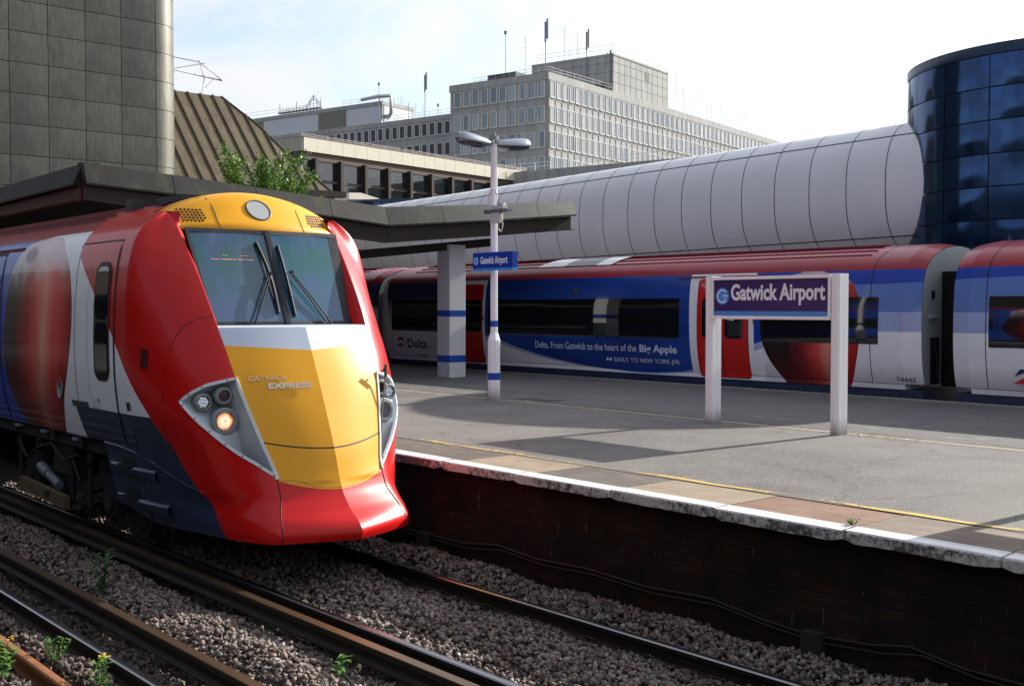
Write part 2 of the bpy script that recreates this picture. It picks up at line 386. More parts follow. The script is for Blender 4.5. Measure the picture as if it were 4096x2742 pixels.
def rail(y, zt, prof, mt, ms, label, cond=False, x0=-70, x1=14, clips=True):
    t = thing('conductor_rail' if cond else 'rail', label, 'rail', (-8, y, zt-.16), 'rails laid across the foreground')
    pr = [(-a, z) for a, z in prof]+[(a, z) for a, z in prof[::-1][1:]]
    g = MB(); n = len(pr); xs_ = np.linspace(x0, x1, 60)
    rg = [[(x, y+a, zt+z) for a, z in pr] for x in xs_]
    g.rings(rg, 0, False, False, smooth=False)
    k0 = 4 if not cond else 5; fc = n-1
    for i in range(len(g.f)):
        if k0+1 <= i % fc <= fc-k0-2: g.m[i] = 1
    g.build('rail_body', [ms, mt], t)
    if clips and not cond:
        g = MB()
        for s in (-1, 1):
            for x in np.arange(-24, 2, .65):
                p = [(x-.05, y+s*.05, zt-.14), (x-.055, y+s*.10, zt-.10), (x, y+s*.125, zt-.085), (x+.055, y+s*.10, zt-.10), (x+.03, y+s*.06, zt-.125)]
                g.path(p, .009, 6)
        g.build('rail_clip', railside, t)['kind'] = 'stuff'
    if cond:
        pot = mat('insulator', (.07, .06, .05), .4, noise=(20, .4))
        for x in np.arange(-15, 0, 2.6):
            g = MB(); g.tube((x, y, zt-.30), (x, y, zt-.21), .06, 12); g.tube((x, y, zt-.21), (x, y, zt-.142), .045, 12); g.build('insulator', pot, t)
    return t
rail(6.455, 0, PROF, railtop, railside, 'polished running rail nearest the brick platform wall, under the right side of the train')
rail(4.975, 0, PROF, railtop, railside, 'polished running rail under the left side of the train, close beside a brown flat rail')
rail(4.60, .076, CPRO, railtopb, railside, 'brown flat topped conductor rail right beside the train track', True)
rail(3.53, .076, CPRO, railtopb, railside, 'brown flat topped conductor rail between the two tracks, next to the sunlit stone heap', True)
rail(3.14, 0, PROF, railtop, railside, 'polished running rail of the nearer empty track in the lower left corner')
rail(2.68, -.02, PROF, rustd, rustm, 'rusty orange rail in the bottom left corner beside the flowering weeds', clips=False)
#@@ BALLAST
def ballast():
    # each stone: a box with its corners knocked about, so that it breaks into flat angular facets
    iv = np.array([(x, y, z) for z in (-1, 1) for y in (-1, 1) for x in (-1, 1)])/1.35
    fi = np.array([(0, 2, 3), (0, 3, 1), (4, 5, 7), (4, 7, 6), (0, 1, 5), (0, 5, 4), (2, 6, 7), (2, 7, 3), (0, 4, 6), (0, 6, 2), (1, 3, 7), (1, 7, 5)])
    N = 74000
    y = rng.uniform(2.2, 7.34, N); x = -2.2-15.5*rng.uniform(0, 1, N)**1.15
    # keep what the camera could see, with margin
    d = -x*math.cos(A)+y*math.sin(A); rt = x*math.sin(A)+y*math.cos(A)
    k = (d > 4.4) & (np.abs(rt)/d < .56) & (y < 7.33); x = x[k]; y = y[k]; N = len(x)
    h = -.135+.0*x
    def bumpf(c, w_, a): return a*np.exp(-((y-c)/w_)**2)
    h += bumpf(5.72, .42, .055)+bumpf(4.03, .26, .085)+bumpf(7.05, .25, .05)+bumpf(2.9, .12, .03)+bumpf(2.3, .25, .06)
    h += .03*np.sin(x*1.7+y*2)*np.sin(y*3.1+x*.6)+.018*np.sin(x*5.1+2*y)+.03*(rng.uniform(0, 1, N)**2)
    for yr in (6.455, 4.975, 4.60, 3.53, 3.14, 2.68):
        dd = np.abs(y-yr); h -= .035*np.exp(-(dd/.13)**2)
        k = dd > .055; 
        h = np.where(k, h, -.3)
    s = rng.uniform(.013, .027, N)*np.where(rng.uniform(0, 1, N) < .1, 1.25, 1.)
    sc = rng.uniform(.55, 1.25, (N, 3)); q = rng.normal(size=(N, 4)); q /= np.linalg.norm(q, axis=1)[:, None]
    a, b, c, d = q.T
    Rm = np.stack([1-2*(c*c+d*d), 2*(b*c-a*d), 2*(b*d+a*c), 2*(b*c+a*d), 1-2*(b*b+d*d), 2*(c*d-a*b), 2*(b*d-a*c), 2*(c*d+a*b), 1-2*(b*b+c*c)], 1).reshape(N, 3, 3)
    v = (iv[None]*rng.uniform(.62, 1.2, (N, 8, 1))+rng.uniform(-.28, .28, (N, 8, 3)))*sc[:, None, :]
    v = np.einsum('nij,nkj->nki', Rm, v)*s[:, None, None]+np.stack([x, y, h], 1)[:, None, :]
    me = bpy.data.meshes.new('ballast'); me.vertices.add(N*8); me.vertices.foreach_set('co', v.reshape(-1).astype(np.float32))
    F = (fi[None]+8*np.arange(N)[:, None, None]).reshape(-1)
    me.loops.add(len(F)); me.loops.foreach_set('vertex_index', F.astype(np.int32)); nf = len(F)//3
    me.polygons.add(nf); me.polygons.foreach_set('loop_start', np.arange(0, nf*3, 3, dtype=np.int32)); me.polygons.foreach_set('loop_total', np.full(nf, 3, np.int32))
    me.update(calc_edges=True)
    at = me.attributes.new('tone', 'FLOAT', 'POINT'); at.data.foreach_set('value', np.repeat(rng.uniform(0, 1, N), 8).astype(np.float32))
    def fn(nt, P, b):
        n = nt.nodes.new('ShaderNodeAttribute'); n.attribute_name = 'tone'
        c = RAMP(nt, n.outputs['Fac'], [(0, (.045, .034, .028)), (.3, (.165, .130, .108)), (.55, (.24, .205, .185)), (.75, (.31, .21, .17)), (.93, (.28, .25, .23)), (1., (.45, .43, .41))])
        sp = NOI(nt, P, 160, 3, .7); c = MIX(nt, .5, c, RAMP(nt, sp, [(.35, .2), (.65, .9)]), 'MULTIPLY')
        X, Y, Z = SEP(nt, P)
        dirt = NOI(nt, P, 1.3, 4)  # noise that varies the dark bands
        # dark bands beside the rails
        m = None
        for yr in (6.455, 4.79, 3.33, 2.68):
            k = GT(nt, .24, M(nt, 'ABSOLUTE', M(nt, 'SUBTRACT', Y, yr)), .3); m = k if m is None else OR(nt, m, k)
        k = M(nt, 'MULTIPLY', m, M(nt, 'ADD', M(nt, 'MULTIPLY', dirt, .9), .35), clamp=True)
        c = MIX(nt, M(nt, 'MULTIPLY', k, .85), c, (.022, .016, .012))
        return c
    me.materials.append(mat('ballast_stone', rough=.85, fn=fn))
    o = bpy.data.objects.new('ballast', me); COL.objects.link(o); struct(o, 'stuff')
    o['label'] = 'loose pinkish grey ballast stones around the rails'; o['category'] = 'gravel'
ballast()
#@@ WEEDS
leafm = mat('weed_leaf', (.085, .19, .035), .5, noise=(30, .3))
leafd = mat('weed_leaf_dark', (.045, .11, .03), .5, noise=(30, .3))
flow = mat('weed_flower', (.85, .52, .02), .6)
def leafquad(g, p, d, L, W_, mi=0, droop=.3, up=Vector((0, 0, 1))):
    p = Vector(p); d = Vector(d).normalized(); s = d.cross(up); s = s.normalized() if s.length > .01 else Vector((1, 0, 0))
    m_ = p+d*L*.5+up*L*.06; e = p+d*L-up*L*droop
    g.add([p, m_+s*W_*.5, e, m_-s*W_*.5, m_-up*W_*.12], [(0, 1, 4), (1, 2, 4), (2, 3, 4), (3, 0, 4)], mi, True)
def weed(x, y, z, h, n, spread, ll, label, flowers=0, mt=leafm, seed=1, name='weed'):
    r = random.Random(seed); t = thing(name, label, 'weed', (x, y, z), 'weeds growing in the ballast')
    st = MB(); lf = MB(); fl = MB()
    for i in range(n):
        a = r.uniform(0, 6.28); sp = r.uniform(.2, 1)*spread; hh = h*r.uniform(.55, 1)
        top = Vector((x+math.cos(a)*sp, y+math.sin(a)*sp, z+hh)); base = Vector((x+r.uniform(-.02, .02), y+r.uniform(-.02, .02), z))
        mid = (top+base)/2+Vector((math.cos(a), math.sin(a), 0))*sp*.1
        st.path([base, mid, top], .0035, 5)
        k = max(4, int(hh/ll*5))
        for j in range(k):
            f = (j+1)/k; p = base.lerp(mid, f*2) if f < .5 else mid.lerp(top, f*2-1); b = r.uniform(0, 6.28)
            leafquad(lf, p, (math.cos(b), math.sin(b), r.uniform(.1, .9)), ll*r.uniform(.6, 1.2), ll*.34, 0, r.uniform(0, .4))
        if i < flowers:
            for q in range(4):
                c = top+Vector((r.uniform(-.03, .03), r.uniform(-.03, .03), r.uniform(0, .03)))
                for s in range(6): leafquad(fl, c, (math.cos(s*1.05), math.sin(s*1.05), .4), .014, .012, 0, 0)
    st.build('stem', leafd, t); lf.build('leaf_cluster', mt, t)
    if flowers: fl.build('flower_cluster', flow, t)
weed(-10.34, 3.89, -.1, .42, 3, .05, .15, 'broad leaved dark green weed standing in the shaded stones between the conductor rails', mt=leafd, seed=3)
weed(-8.55, 2.46, -.12, .26, 8, .13, .10, 'bushy bright weed with yellow flowers beside the rusty rail at the left edge', 3, seed=5)
weed(-8.63, 2.88, -.12, .27, 6, .12, .055, 'straggly weed between the rusty rail and the polished rail', 0, seed=8)
weed(-7.80, 2.90, -.12, .26, 4, .07, .085, 'upright weed with yellow flowers leaning over the polished rail at the bottom edge', 2, seed=13)
weed(-6.94, 4.32, -.12, .15, 3, .04, .10, 'small pale leaved weed on the sunlit stones beside the brown conductor rail', 0, seed=17)
weed(-4.78, YE+.22, .915, .05, 7, .07, .05, 'tuft of weeds in the paving joint behind the white coping', 0, seed=19)
#@@ TRAINS: shared body profile (half width for each height)
PB = [(1.15, 1.27), (1.3, 1.315), (1.5, 1.36), (1.7, 1.385), (1.9, 1.40), (2.2, 1.405), (2.6, 1.395), (2.9, 1.365), (3.05, 1.34), (3.2, 1.30), (3.34, 1.22), (3.45, 1.10), (3.52, .98), (3.60, .80), (3.67, .58), (3.72, .32), (3.74, 0.)]
def PW(z):
    return float(np.interp(z, [p[0] for p in PB], [p[1] for p in PB]))
def smoothprofile():
    # Catmull-Rom through PB by arc parameter
    P = [np.array((w_, z)) for z, w_ in PB]; out = []
    for i in range(len(P)-1):
        p0 = P[max(i-1, 0)]; p1 = P[i]; p2 = P[i+1]; p3 = P[i+2] if i+2 < len(P) else np.array((-P[i][0], P[i][1]))
        for t in (0, .34, .67):
            out.append(tuple(.5*((2*p1)+(-p0+p2)*t+(2*p0-5*p1+4*p2-p3)*t*t+(-p0+3*p1-3*p2+p3)*t**3)))
    out.append((0., 3.74)); return out
SP = smoothprofile()
def shell(g, x0, x1, yc, zmin=0., zmax=9., scale=lambda x: (1, 0), n=2, mi=0, both=True):
    pr = [(w_, z) for w_, z in SP if zmin <= z <= zmax]
    full = [(-w_, z) for w_, z in pr]+([(w_, z) for w_, z in pr[::-1]] if both else [])
    rr = []
    for k in range(n):
        x = lerp(x0, x1, k/(n-1)); s, d = scale(x)
        rr.append([(x, yc+w_*s, z-d*(1 if z > 3.1 else 0)) for w_, z in full])
    g.rings(rr, mi, False, False, True, flip=False)
def patch(g, yc, sgn, xl, xr, z0, z1, off=.004, n=10, mi=0, smooth=True, rad=0.):
    """sheet lying on the car side, following the body profile"""
    rows = []; zs = np.linspace(z0, z1, n)
    if rad: zs = np.unique(np.concatenate([z0+rad*(1-np.cos(np.linspace(0, math.pi/2, 7))), np.linspace(z0+rad, z1-rad, n), z1-rad*(1-np.cos(np.linspace(0, math.pi/2, 7)))]))
    for z in zs:
        a = xl(z) if callable(xl) else xl; b = xr(z) if callable(xr) else xr
        if rad:
            d = min(z-z0, z1-z); q = 0 if d >= rad else rad-math.sqrt(max(0, rad*rad-(rad-d)**2)); a += q; b -= q
        y = yc+sgn*(PW(z)+off); rows.append([(a, y, z), (b, y, z)])
    g.rings(rows, mi, False, False, smooth, flip=(sgn > 0))
def paint(name, fn, coat=.8, rough=.32, noise=(4, .05)): return mat(name, rough=rough, coat=coat, fn=fn, noise=noise, coatr=.04, bump=(2.2, .10, .03, (1, 1, .3)))
RED = (.54, .006, .006); NAVY = (.024, .040, .082); BLUE = (.006, .045, .36); WHITE = (.84, .86, .88); LBLUE = (.12, .22, .50); LBLUE2 = (.36, .42, .66); ROOF = (.26, .012, .02); YEL = (.74, .335, .002)
def dirt(nt, P, c, amt=.25):
    X, Y, Z = SEP(nt, P)
    f = NOI(nt, SCALEV(nt, P, (1, 1, .25)), 5, 6, .7)
    return MIX(nt, M(nt, 'MULTIPLY', RAMP(nt, f, [(.4, 0.), (.75, 1.)]), amt), c, (.10, .085, .07))
# ---- near train livery
def f_near(nt, P, b):
    X, Y, Z = SEP(nt, P)
    red = CRV(nt, Z, [(.40, -9.71), (.43, -9.729), (.69, -9.896), (.86, -10.048), (1.0, -10.137), (1.226, -10.274), (1.5, -10.53), (1.715, -10.746), (2.109, -11.104), (2.28, -11.266), (2.618, -11.667), (3.084, -12.29), (3.21, -12.32), (3.74, -12.25)], .4, 3.75, -13, -9, soft=False)
    aR = CRV(nt, Z, [(1.14, -12.97), (1.33, -12.862), (1.54, -12.75), (1.908, -12.534), (2.2, -12.43), (2.43, -12.396), (2.69, -12.424), (3.02, -12.604), (3.2, -12.85), (3.27, -12.95), (3.33, -13.12)], 1.1, 3.4, -15, -12)
    aL = CRV(nt, Z, [(1.14, -14.26), (1.328, -14.48), (1.72, -14.72), (2.114, -14.784), (2.51, -14.691), (2.921, -14.573), (3.15, -14.416), (3.28, -14.24), (3.34, -13.9)], 1.1, 3.4, -15, -12)
    bL = M(nt, 'SUBTRACT', -12.42, M(nt, 'MULTIPLY', M(nt, 'SUBTRACT', Z, 1.49), .27))
    c = MIX(nt, 0., WHITE, WHITE)
    blue = MIX(nt, GT(nt, NOI(nt, SCALEV(nt, P, (.4, .4, .8)), 1.3), .55, .2), BLUE, (.03, .09, .45))
    c = MIX(nt, GT(nt, aL, X), c, blue)
    t = M(nt, 'DIVIDE', M(nt, 'SUBTRACT', X, aL), M(nt, 'SUBTRACT', aR, aL), clamp=True)
    tw = M(nt, 'ADD', t, M(nt, 'MULTIPLY', M(nt, 'SUBTRACT', NOI(nt, SCALEV(nt, P, (1, 1, .3)), 5, 6), .5), .16))
    ap = RAMP(nt, tw, [(0, (.008, .004, .004)), (.16, (.03, .005, .005)), (.34, (.34, .010, .008)), (.50, (.75, .09, .06)), (.62, (.88, .34, .24)), (.76, (.78, .07, .05)), (.92, (.50, .010, .012)), (1, (.26, .008, .010))])
    ap = MIX(nt, M(nt, 'MULTIPLY', GT(nt, 1.75, Z, .7), .7), ap, (.10, .005, .006))
    top = M(nt, 'MULTIPLY', GT(nt, M(nt, 'ADD', Z, M(nt, 'MULTIPLY', M(nt, 'SUBTRACT', NOI(nt, P, 3.5, 4), .5), .55)), 2.97, .28), .8)
    ap = MIX(nt, top, ap, (.70, .60, .62))
    dx = M(nt, 'MULTIPLY', M(nt, 'ADD', X, 13.95), 4.2); dz = M(nt, 'MULTIPLY', M(nt, 'SUBTRACT', Z, 3.17), 9.)
    rr = M(nt, 'SQRT', M(nt, 'ADD', M(nt, 'MULTIPLY', dx, dx), M(nt, 'MULTIPLY', dz, dz)))
    ap = MIX(nt, M(nt, 'MULTIPLY', GT(nt, .85, rr, .5), .85), ap, (.06, .012, .008))
    inA = AND(nt, GT(nt, X, aL), GT(nt, aR, X), GT(nt, 3.345, Z))
    c = MIX(nt, inA, c, ap)
    c = MIX(nt, GT(nt, Z, M(nt, 'ADD', 3.375, M(nt, 'MULTIPLY', GT(nt, -13.6, X, .4), -.03))), c, ROOF)
    c = MIX(nt, AND(nt, GT(nt, 1.495, Z), GT(nt, X, bL)), c, NAVY)
    c = MIX(nt, AND(nt, GT(nt, X, red), NOT(nt, AND(nt, GT(nt, Z, 3.6), GT(nt, -11.3, X)))), c, RED)
    return dirt(nt, P, c, .06)
near = paint('train_livery', f_near, rough=.30, coat=.55)
def f_face(nt, P, b):
    X, Y, Z = SEP(nt, P); W_ = M(nt, 'ABSOLUTE', M(nt, 'SUBTRACT', Y, 5.76))
    w2 = M(nt, 'DIVIDE', W_, .65); q = M(nt, 'MULTIPLY', w2, w2)
    zy = M(nt, 'ADD', 2.135, M(nt, 'MULTIPLY', W_, .068)); zr = M(nt, 'ADD', .835, M(nt, 'MULTIPLY', q, .135)); zs = M(nt, 'ADD', 1.212, M(nt, 'MULTIPLY', q, .08))
    n = NOI(nt, P, 3, 6, .6)
    yl = MIX(nt, M(nt, 'MULTIPLY', RAMP(nt, n, [(.4, 0.), (.75, 1.)]), .25), YEL, (.62, .30, .02))
    chips = NOI(nt, P, 42, 3, .6); yl = MIX(nt, M(nt, 'MULTIPLY', GT(nt, chips, .765, .02), .7), yl, (.3, .2, .14))
    c = MIX(nt, GT(nt, Z, zy, .004), yl, (.50, .56, .66)); c = MIX(nt, GT(nt, zr, Z, .004), c, RED)
    d = M(nt, 'ABSOLUTE', M(nt, 'SUBTRACT', Z, zs)); c = MIX(nt, GT(nt, .0075, d, .003), c, (.03, .012, .005))
    # two shallow hand recesses along the lower edge of the yellow hatch
    d = M(nt, 'ABSOLUTE', M(nt, 'SUBTRACT', Z, M(nt, 'ADD', zr, M(nt, 'ADD', .012, M(nt, 'MULTIPLY', GT(nt, .09, M(nt, 'ABSOLUTE', M(nt, 'SUBTRACT', W_, .40)), .07), .028)))))
    c = MIX(nt, M(nt, 'MULTIPLY', GT(nt, .004, d, .004), .8), c, (.25, .10, .01))
    return c
face = mat('train_face', rough=.36, coat=.45, fn=f_face, coatr=.06)
yellow = mat('train_yellow', YEL, .4, coat=.4, noise=(5, .12), coatr=.12)
redp = mat('train_red', RED, .3, coat=.8, coatr=.05)
navym = mat('train_navy', NAVY, .35, coat=.5, noise=(6, .2))
under = mat('underframe', (.022, .02, .019), .8, noise=(10, .5), bump=(30, .4, .01))
steel = mat('bogie_steel', (.06, .06, .062), .55, .3, noise=(12, .4))
YC = 5.76
TB = [(.40, 1.12), (.62, 1.17), (.9, 1.22), (1.15, 1.27), (1.5, 1.36), (1.9, 1.40), (2.2, 1.405), (2.6, 1.395), (2.9, 1.365), (3.05, 1.34), (3.2, 1.30), (3.34, 1.22), (3.45, 1.10), (3.52, .98)]
TM = [(.40, -9.54, .90), (.47, -9.53, .905), (.56, -9.57, .91), (.70, -9.72, .93), (.86, -9.8, 1.0), (1.09, -9.86, 1.06), (1.47, -9.98, 1.17), (1.67, -10.08, 1.20), (2.0, -10.22, 1.215), (2.43, -10.42, 1.20), (2.87, -10.62, 1.15), (3.12, -10.74, 1.09), (3.34, -10.86, 1.02), (3.52, -10.95, .955)]
TE = [(.40, -9.135, .68), (.47, -9.12, .685), (.56, -9.16, .67), (.68, -9.25, .63), (.8, -9.33, .585), (.957, -9.40, .583), (1.292, -9.546, .66), (1.882, -9.80, .79), (2.19, -9.97, .82), (2.474, -10.135, .85), (2.9, -10.43, .875), (3.35, -10.80, .905), (3.52, -10.963, .92)]
TC = [(.40, -8.875), (.47, -8.845), (.55, -8.90), (.67, -9.065), (.83, -9.2), (1.208, -9.338), (1.7, -9.55), (2.131, -9.755), (2.36, -9.867)]
def cr(T, z, k):
    zs = [q[0] for q in T]; v = [q[k] for q in T]; z = min(max(z, zs[0]), zs[-1]); i = min(max(int(np.searchsorted(zs, z))-1, 0), len(T)-2)
    h = zs[i+1]-zs[i]; t = (z-zs[i])/h
    def sl(j):
        if j <= 0: return (v[1]-v[0])/(zs[1]-zs[0])
        if j >= len(v)-1: return (v[-1]-v[-2])/(zs[-1]-zs[-2])
        a = (v[j]-v[j-1])/(zs[j]-zs[j-1]); b = (v[j+1]-v[j])/(zs[j+1]-zs[j])
        return 0 if a*b < 0 else 2*a*b/(a+b+1e-12) if a*b > 0 else 0
    m0, m1 = sl(i)*h, sl(i+1)*h
    return (2*t**3-3*t*t+1)*v[i]+(t**3-2*t*t+t)*m0+(-2*t**3+3*t*t)*v[i+1]+(t**3-t*t)*m1
def plan(z, n=56):
    B = np.array([-10.94, cr(TB, z, 1)]); Mm = np.array([cr(TM, z, 1), cr(TM, z, 2)]); E = np.array([cr(TE, z, 1), cr(TE, z, 2)])
    d1 = np.linalg.norm(Mm-B); d2 = np.linalg.norm(E-Mm); tb = np.array([1, -.05])*d1; tm = (E-B)/(d1+d2); te = np.array([.25, -1.])*d2*.6; out = []
    for P0, T0, P1, T1, last in ((B, tb, Mm, tm*d1, 0), (Mm, tm*d2, E, te, 1)):
        for t in np.linspace(0, 1, n//2+last, endpoint=bool(last)):
            out.append((2*t**3-3*t*t+1)*P0+(t**3-2*t*t+t)*T0+(-2*t**3+3*t*t)*P1+(t**3-t*t)*T1)
    return np.array(out)
def SW(x, z):   # half width of the train at x, z
    if x <= -10.94: return float(cr(TB, z, 1)) if z < 3.2 else PW(z)
    p = plan(z); return float(np.interp(x, p[:, 0], p[:, 1]))
HL = [(-9.79, 1.885), (-9.93, 1.822), (-10.01, 1.757), (-10.10, 1.67), (-9.97, 1.55), (-9.845, 1.43), (-9.735, 1.31), (-9.63, 1.20), (-9.52, 1.10), (-9.43, 1.005), (-9.392, .957)]
def inpoly(x, z, P):
    r = False; j = len(P)-1
    for i in range(len(P)):
        if (P[i][1] > z) != (P[j][1] > z) and x < (P[j][0]-P[i][0])*(z-P[i][1])/(P[j][1]-P[i][1])+P[i][0]: r = not r
        j = i
    return r
def near_train():
    t = thing('train', 'near red train with a sloping yellow nose and one lit headlight', 'train', (-20, YC, 0))
    # --- body
    g = MB(); shell(g, -31, -11.25, YC, 1.14, 9); shell(g, -11.25, -10.94, YC, 1.14, 3.53)
    zs = np.concatenate([np.linspace(.40, .52, 5), np.linspace(.52, 3.52, 128)[1:]])
    poly = HL+[(-9.2, .957), (-9.2, 1.885)]
    for s in (-1, 1):
        rows = [plan(z, 56) for z in zs]; n = len(rows[0]); k0 = len(g.v)
        vs = [(p[0], YC+s*p[1], z) for z, r in zip(zs, rows) for p in r]; fs = []
        for i in range(len(zs)-1):
            for k in range(n-1):
                x = (rows[i][k][0]+rows[i+1][k+1][0])/2; z = (zs[i]+zs[i+1])/2
                if .957 < z < 1.885 and inpoly(x, z, poly): continue
                q = (i*n+k, i*n+k+1, (i+1)*n+k+1, (i+1)*n+k); fs.append(q if s < 0 else q[::-1])
        g.add(vs, fs, 0, True)
        # roof shoulder between the last row and the dome, fin inner faces down to the windscreen
        zz = np.linspace(2.36, 3.52, 30)
        inner = []
        for z in zz:
            tt = min(1, (z-2.38)/(3.345-2.38)); wx = lerp(-10.245, -10.82, tt)-(.04 if z > 3.345 else 0); ww = lerp(.775, .862, min(tt, 1))
            inner.append([(cr(TE, z, 1), YC+s*cr(TE, z, 2), z), ((cr(TE, z, 1)+wx)/2+.015, YC+s*(lerp(cr(TE, z, 2), ww, .6)), z), (wx+.012, YC+s*ww, z)])
        g.rings(inner, 0, False, False, True, flip=(s > 0))
        # skirt ahead of the bogie
        sk = [[(x, YC+s*float(cr(TB, z, 1)), z) for x in (-11.84, -11.4, -10.94)] for z in np.linspace(.40+.13, 1.15, 8)]
        for r_ in sk[:1]:
            for j in range(3): r_[j] = (r_[j][0], r_[j][1], [.53, .49, .43][j])
        g.rings(sk, 0, False, False, True, flip=(s > 0))
        g.add([(-11.84, YC+s*1.17, .53), (-11.84, YC+s*.9, .53), (-11.84, YC+s*.9, 1.15), (-11.84, YC+s*1.27, 1.15)], [(0, 1, 2, 3)])
        g.add([(-11.84, YC+s*1.17, .53), (-11.4, YC+s*1.15, .49), (-10.94, YC+s*1.12, .40), (-10.94, YC+s*1.135, .43)], [(0, 1, 2, 3)])
    # floor
    g.add([(-31, YC-1.27, 1.14), (-11.8, YC-1.27, 1.14), (-11.8, YC+1.27, 1.14), (-31, YC+1.27, 1.14)], [(3, 2, 1, 0)])
    g.build('body', near, t)
    # --- face with centre ridge, chin and small shelf under the windscreen
    g = MB(); rows = []
    for z in np.concatenate([np.linspace(.40, .52, 4), np.linspace(.52, 2.36, 90)[1:]]):
        E = (cr(TE, z, 1), cr(TE, z, 2)); Cx = cr(TC, z, 1); row = []
        for j in range(-12, 13):
            f = abs(j)/12; bulge = .035*math.sin(math.pi*f)*(1 if z > .9 else .6)
            row.append((lerp(Cx, E[0], f)+bulge*.6, YC+math.copysign(E[1]*f, j), z))
        rows.append(row)
    for half in (slice(0, 13), slice(12, 25)): g.rings([r_[half] for r_ in rows], 0, False, False, True)
    topr = rows[-1]
    sh = [topr, [(x-.02, y, z+.012) for x, y, z in topr], [(lerp(-10.20, -10.26, abs(j)/12), YC+.80*j/12, 2.378) for j in range(-12, 13)]]
    g.rings(sh, 0, False, False, True)
    low = rows[0]; g.rings([[(x-.25, y, z+.03) for x, y, z in low], low], 0, False, False, True)
    g.build('face', face, t)
    # --- yellow dome above the windscreen
    g = MB(); pr = [(-11.32, 3.775, 3.53), (-11.08, 3.772, 3.535), (-10.98, 3.75, 3.525), (-10.925, 3.70, 3.50), (-10.86, 3.62, 3.462), (-10.79, 3.53, 3.425), (-10.72, 3.44, 3.385), (-10.655, 3.355, 3.35), (-10.665, 3.335, 3.335)]
    sx = [(-11.32), (-11.12), (-11.03), (-10.985), (-10.95), (-10.91), (-10.87), (-10.825), (-10.835)]; rr = []
    for (xc_, zc, ze), xe in zip(pr, sx):
        rr.append([(lerp(xc_, xe, abs(j/16)**1.8), YC+.93*j/16, lerp(zc, ze, abs(j/16)**2.15)) for j in range(-16, 17)])
    g.rings(rr, 0, False, False, True, flip=False)
    dome = g.build('dome', yellow, t)
    def dpt(wf, k):  # point on dome: wf in -1..1, k profile index (float)
        i = min(int(k), 7); f = k-i
        a = [lerp(pr[i][q], pr[i+1][q], f) for q in range(3)]; xe = lerp(sx[i], sx[i+1], f)
        return Vector((lerp(a[0], xe, abs(wf)**1.8), YC+.93*wf, lerp(a[1], a[2], abs(wf)**2.15)))
    dn = Vector((.80, 0, .60))
    lc = dpt(0, 4.55)
    g = MB(); g.ring(lc+dn*.004, dn, .122, .142, .008, 36); g.build('lamp_rim', mat('dark_trim', (.10, .10, .10), .4), dome)
    g = MB(); g.disc(lc+dn*.007, dn, .124, 36); g.build('marker_lamp', mat('frosted_lens', (.33, .34, .34), .25, coat=.5, noise=(70, .35)), dome)
    for s in (-1, 1):
        g = MB()
        for c in range(7):
            for r_ in range(5):
                if c == 6 and r_ == 4: continue
                wf = s*(.835-.036*c-.006*r_)/.93; zt_ = 3.545-.0285*r_-.012*(6-c)/6*0; a_, b_ = 1.5, 7.9
                for _ in range(24):
                    m_ = (a_+b_)/2
                    if dpt(wf, m_).z > zt_: a_ = m_
                    else: b_ = m_
                p = dpt(wf, a_); q1 = dpt(wf+.01, a_); q2 = dpt(wf, a_+.1)
                nn = (q1-p).cross(q2-p).normalized(); nn = nn if nn.x > 0 else -nn
                g.disc(p+nn*.0045, nn, .0145, 10)
        g.path([dpt(s*f, k)+dn*.002 for f, k in ((.62, 1.), (.55, 2.2), (.52, 4), (.52, 7))], .003, 5)
        g.build('vent_grille', black, dome)
    # --- windscreen
    def wp(w_, z, off=0.): # point on windscreen plane
        tt = (z-2.37)/(3.345-2.37); xc_ = lerp(-10.205, -10.665, tt); return Vector((xc_-.055*(abs(w_)/.86)**1.6+off*.9, YC+w_, z+off*.43))
    g = MB()
    def strip(w0, z0, w1, z1, hw, off, th=.012, mi=0):
        a = wp(w0, z0, off); b = wp(w1, z1, off); d = (b-a).normalized(); nn = Vector((.905, 0, .425)); s = d.cross(nn)
        vs = [p+s*k*hw+nn*o for p in (a, b) for o in (0, th) for k in (-1, 1)]
        g.add(vs, [(0, 1, 3, 2), (4, 6, 7, 5), (0, 4, 5, 1), (2, 3, 7, 6), (0, 2, 6, 4), (1, 5, 7, 3)], mi)
    for s in (-1, 1):
        strip(s*.782, 2.375, s*.86, 3.345, .016, .0); strip(0, 3.325, s*.86, 3.325, .024, .001); strip(0, 2.39, s*.8, 2.39, .018, .0015)
        strip(s*.012, 2.38, s*.012, 3.345, .009, .009, .012); 
    strip(0, 2.372, 0, 3.345, .036, .002); strip(.735, 2.41, .80, 3.31, .045, .006, .002)  # the one-sided dark strip stands for the cab pillar behind the glass
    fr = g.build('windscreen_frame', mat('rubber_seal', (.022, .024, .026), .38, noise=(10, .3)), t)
    def f_glass(nt, P, b):  # teal glass tone with the sky's reflection painted in by height and patches
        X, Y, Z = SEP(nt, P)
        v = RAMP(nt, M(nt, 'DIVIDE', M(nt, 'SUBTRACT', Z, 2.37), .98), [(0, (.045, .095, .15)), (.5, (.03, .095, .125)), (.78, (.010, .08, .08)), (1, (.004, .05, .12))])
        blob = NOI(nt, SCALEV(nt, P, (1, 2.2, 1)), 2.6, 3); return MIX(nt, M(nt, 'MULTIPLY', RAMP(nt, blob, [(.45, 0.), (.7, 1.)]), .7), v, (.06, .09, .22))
    gl = mat('windscreen_glass', rough=.06, coat=1., fn=f_glass, spec=.45, coatr=.02)
    for s in (-1, 1):
        g = MB(); rr = [[wp(s*lerp(.03, lerp(.775, .855, k/8), j/8), lerp(2.40, 3.31, k/8), .003) for j in range(9)] for k in range(9)]
        g.rings(rr, 0, False, False, True, flip=(s < 0)); g.build('windscreen_pane', gl, t)
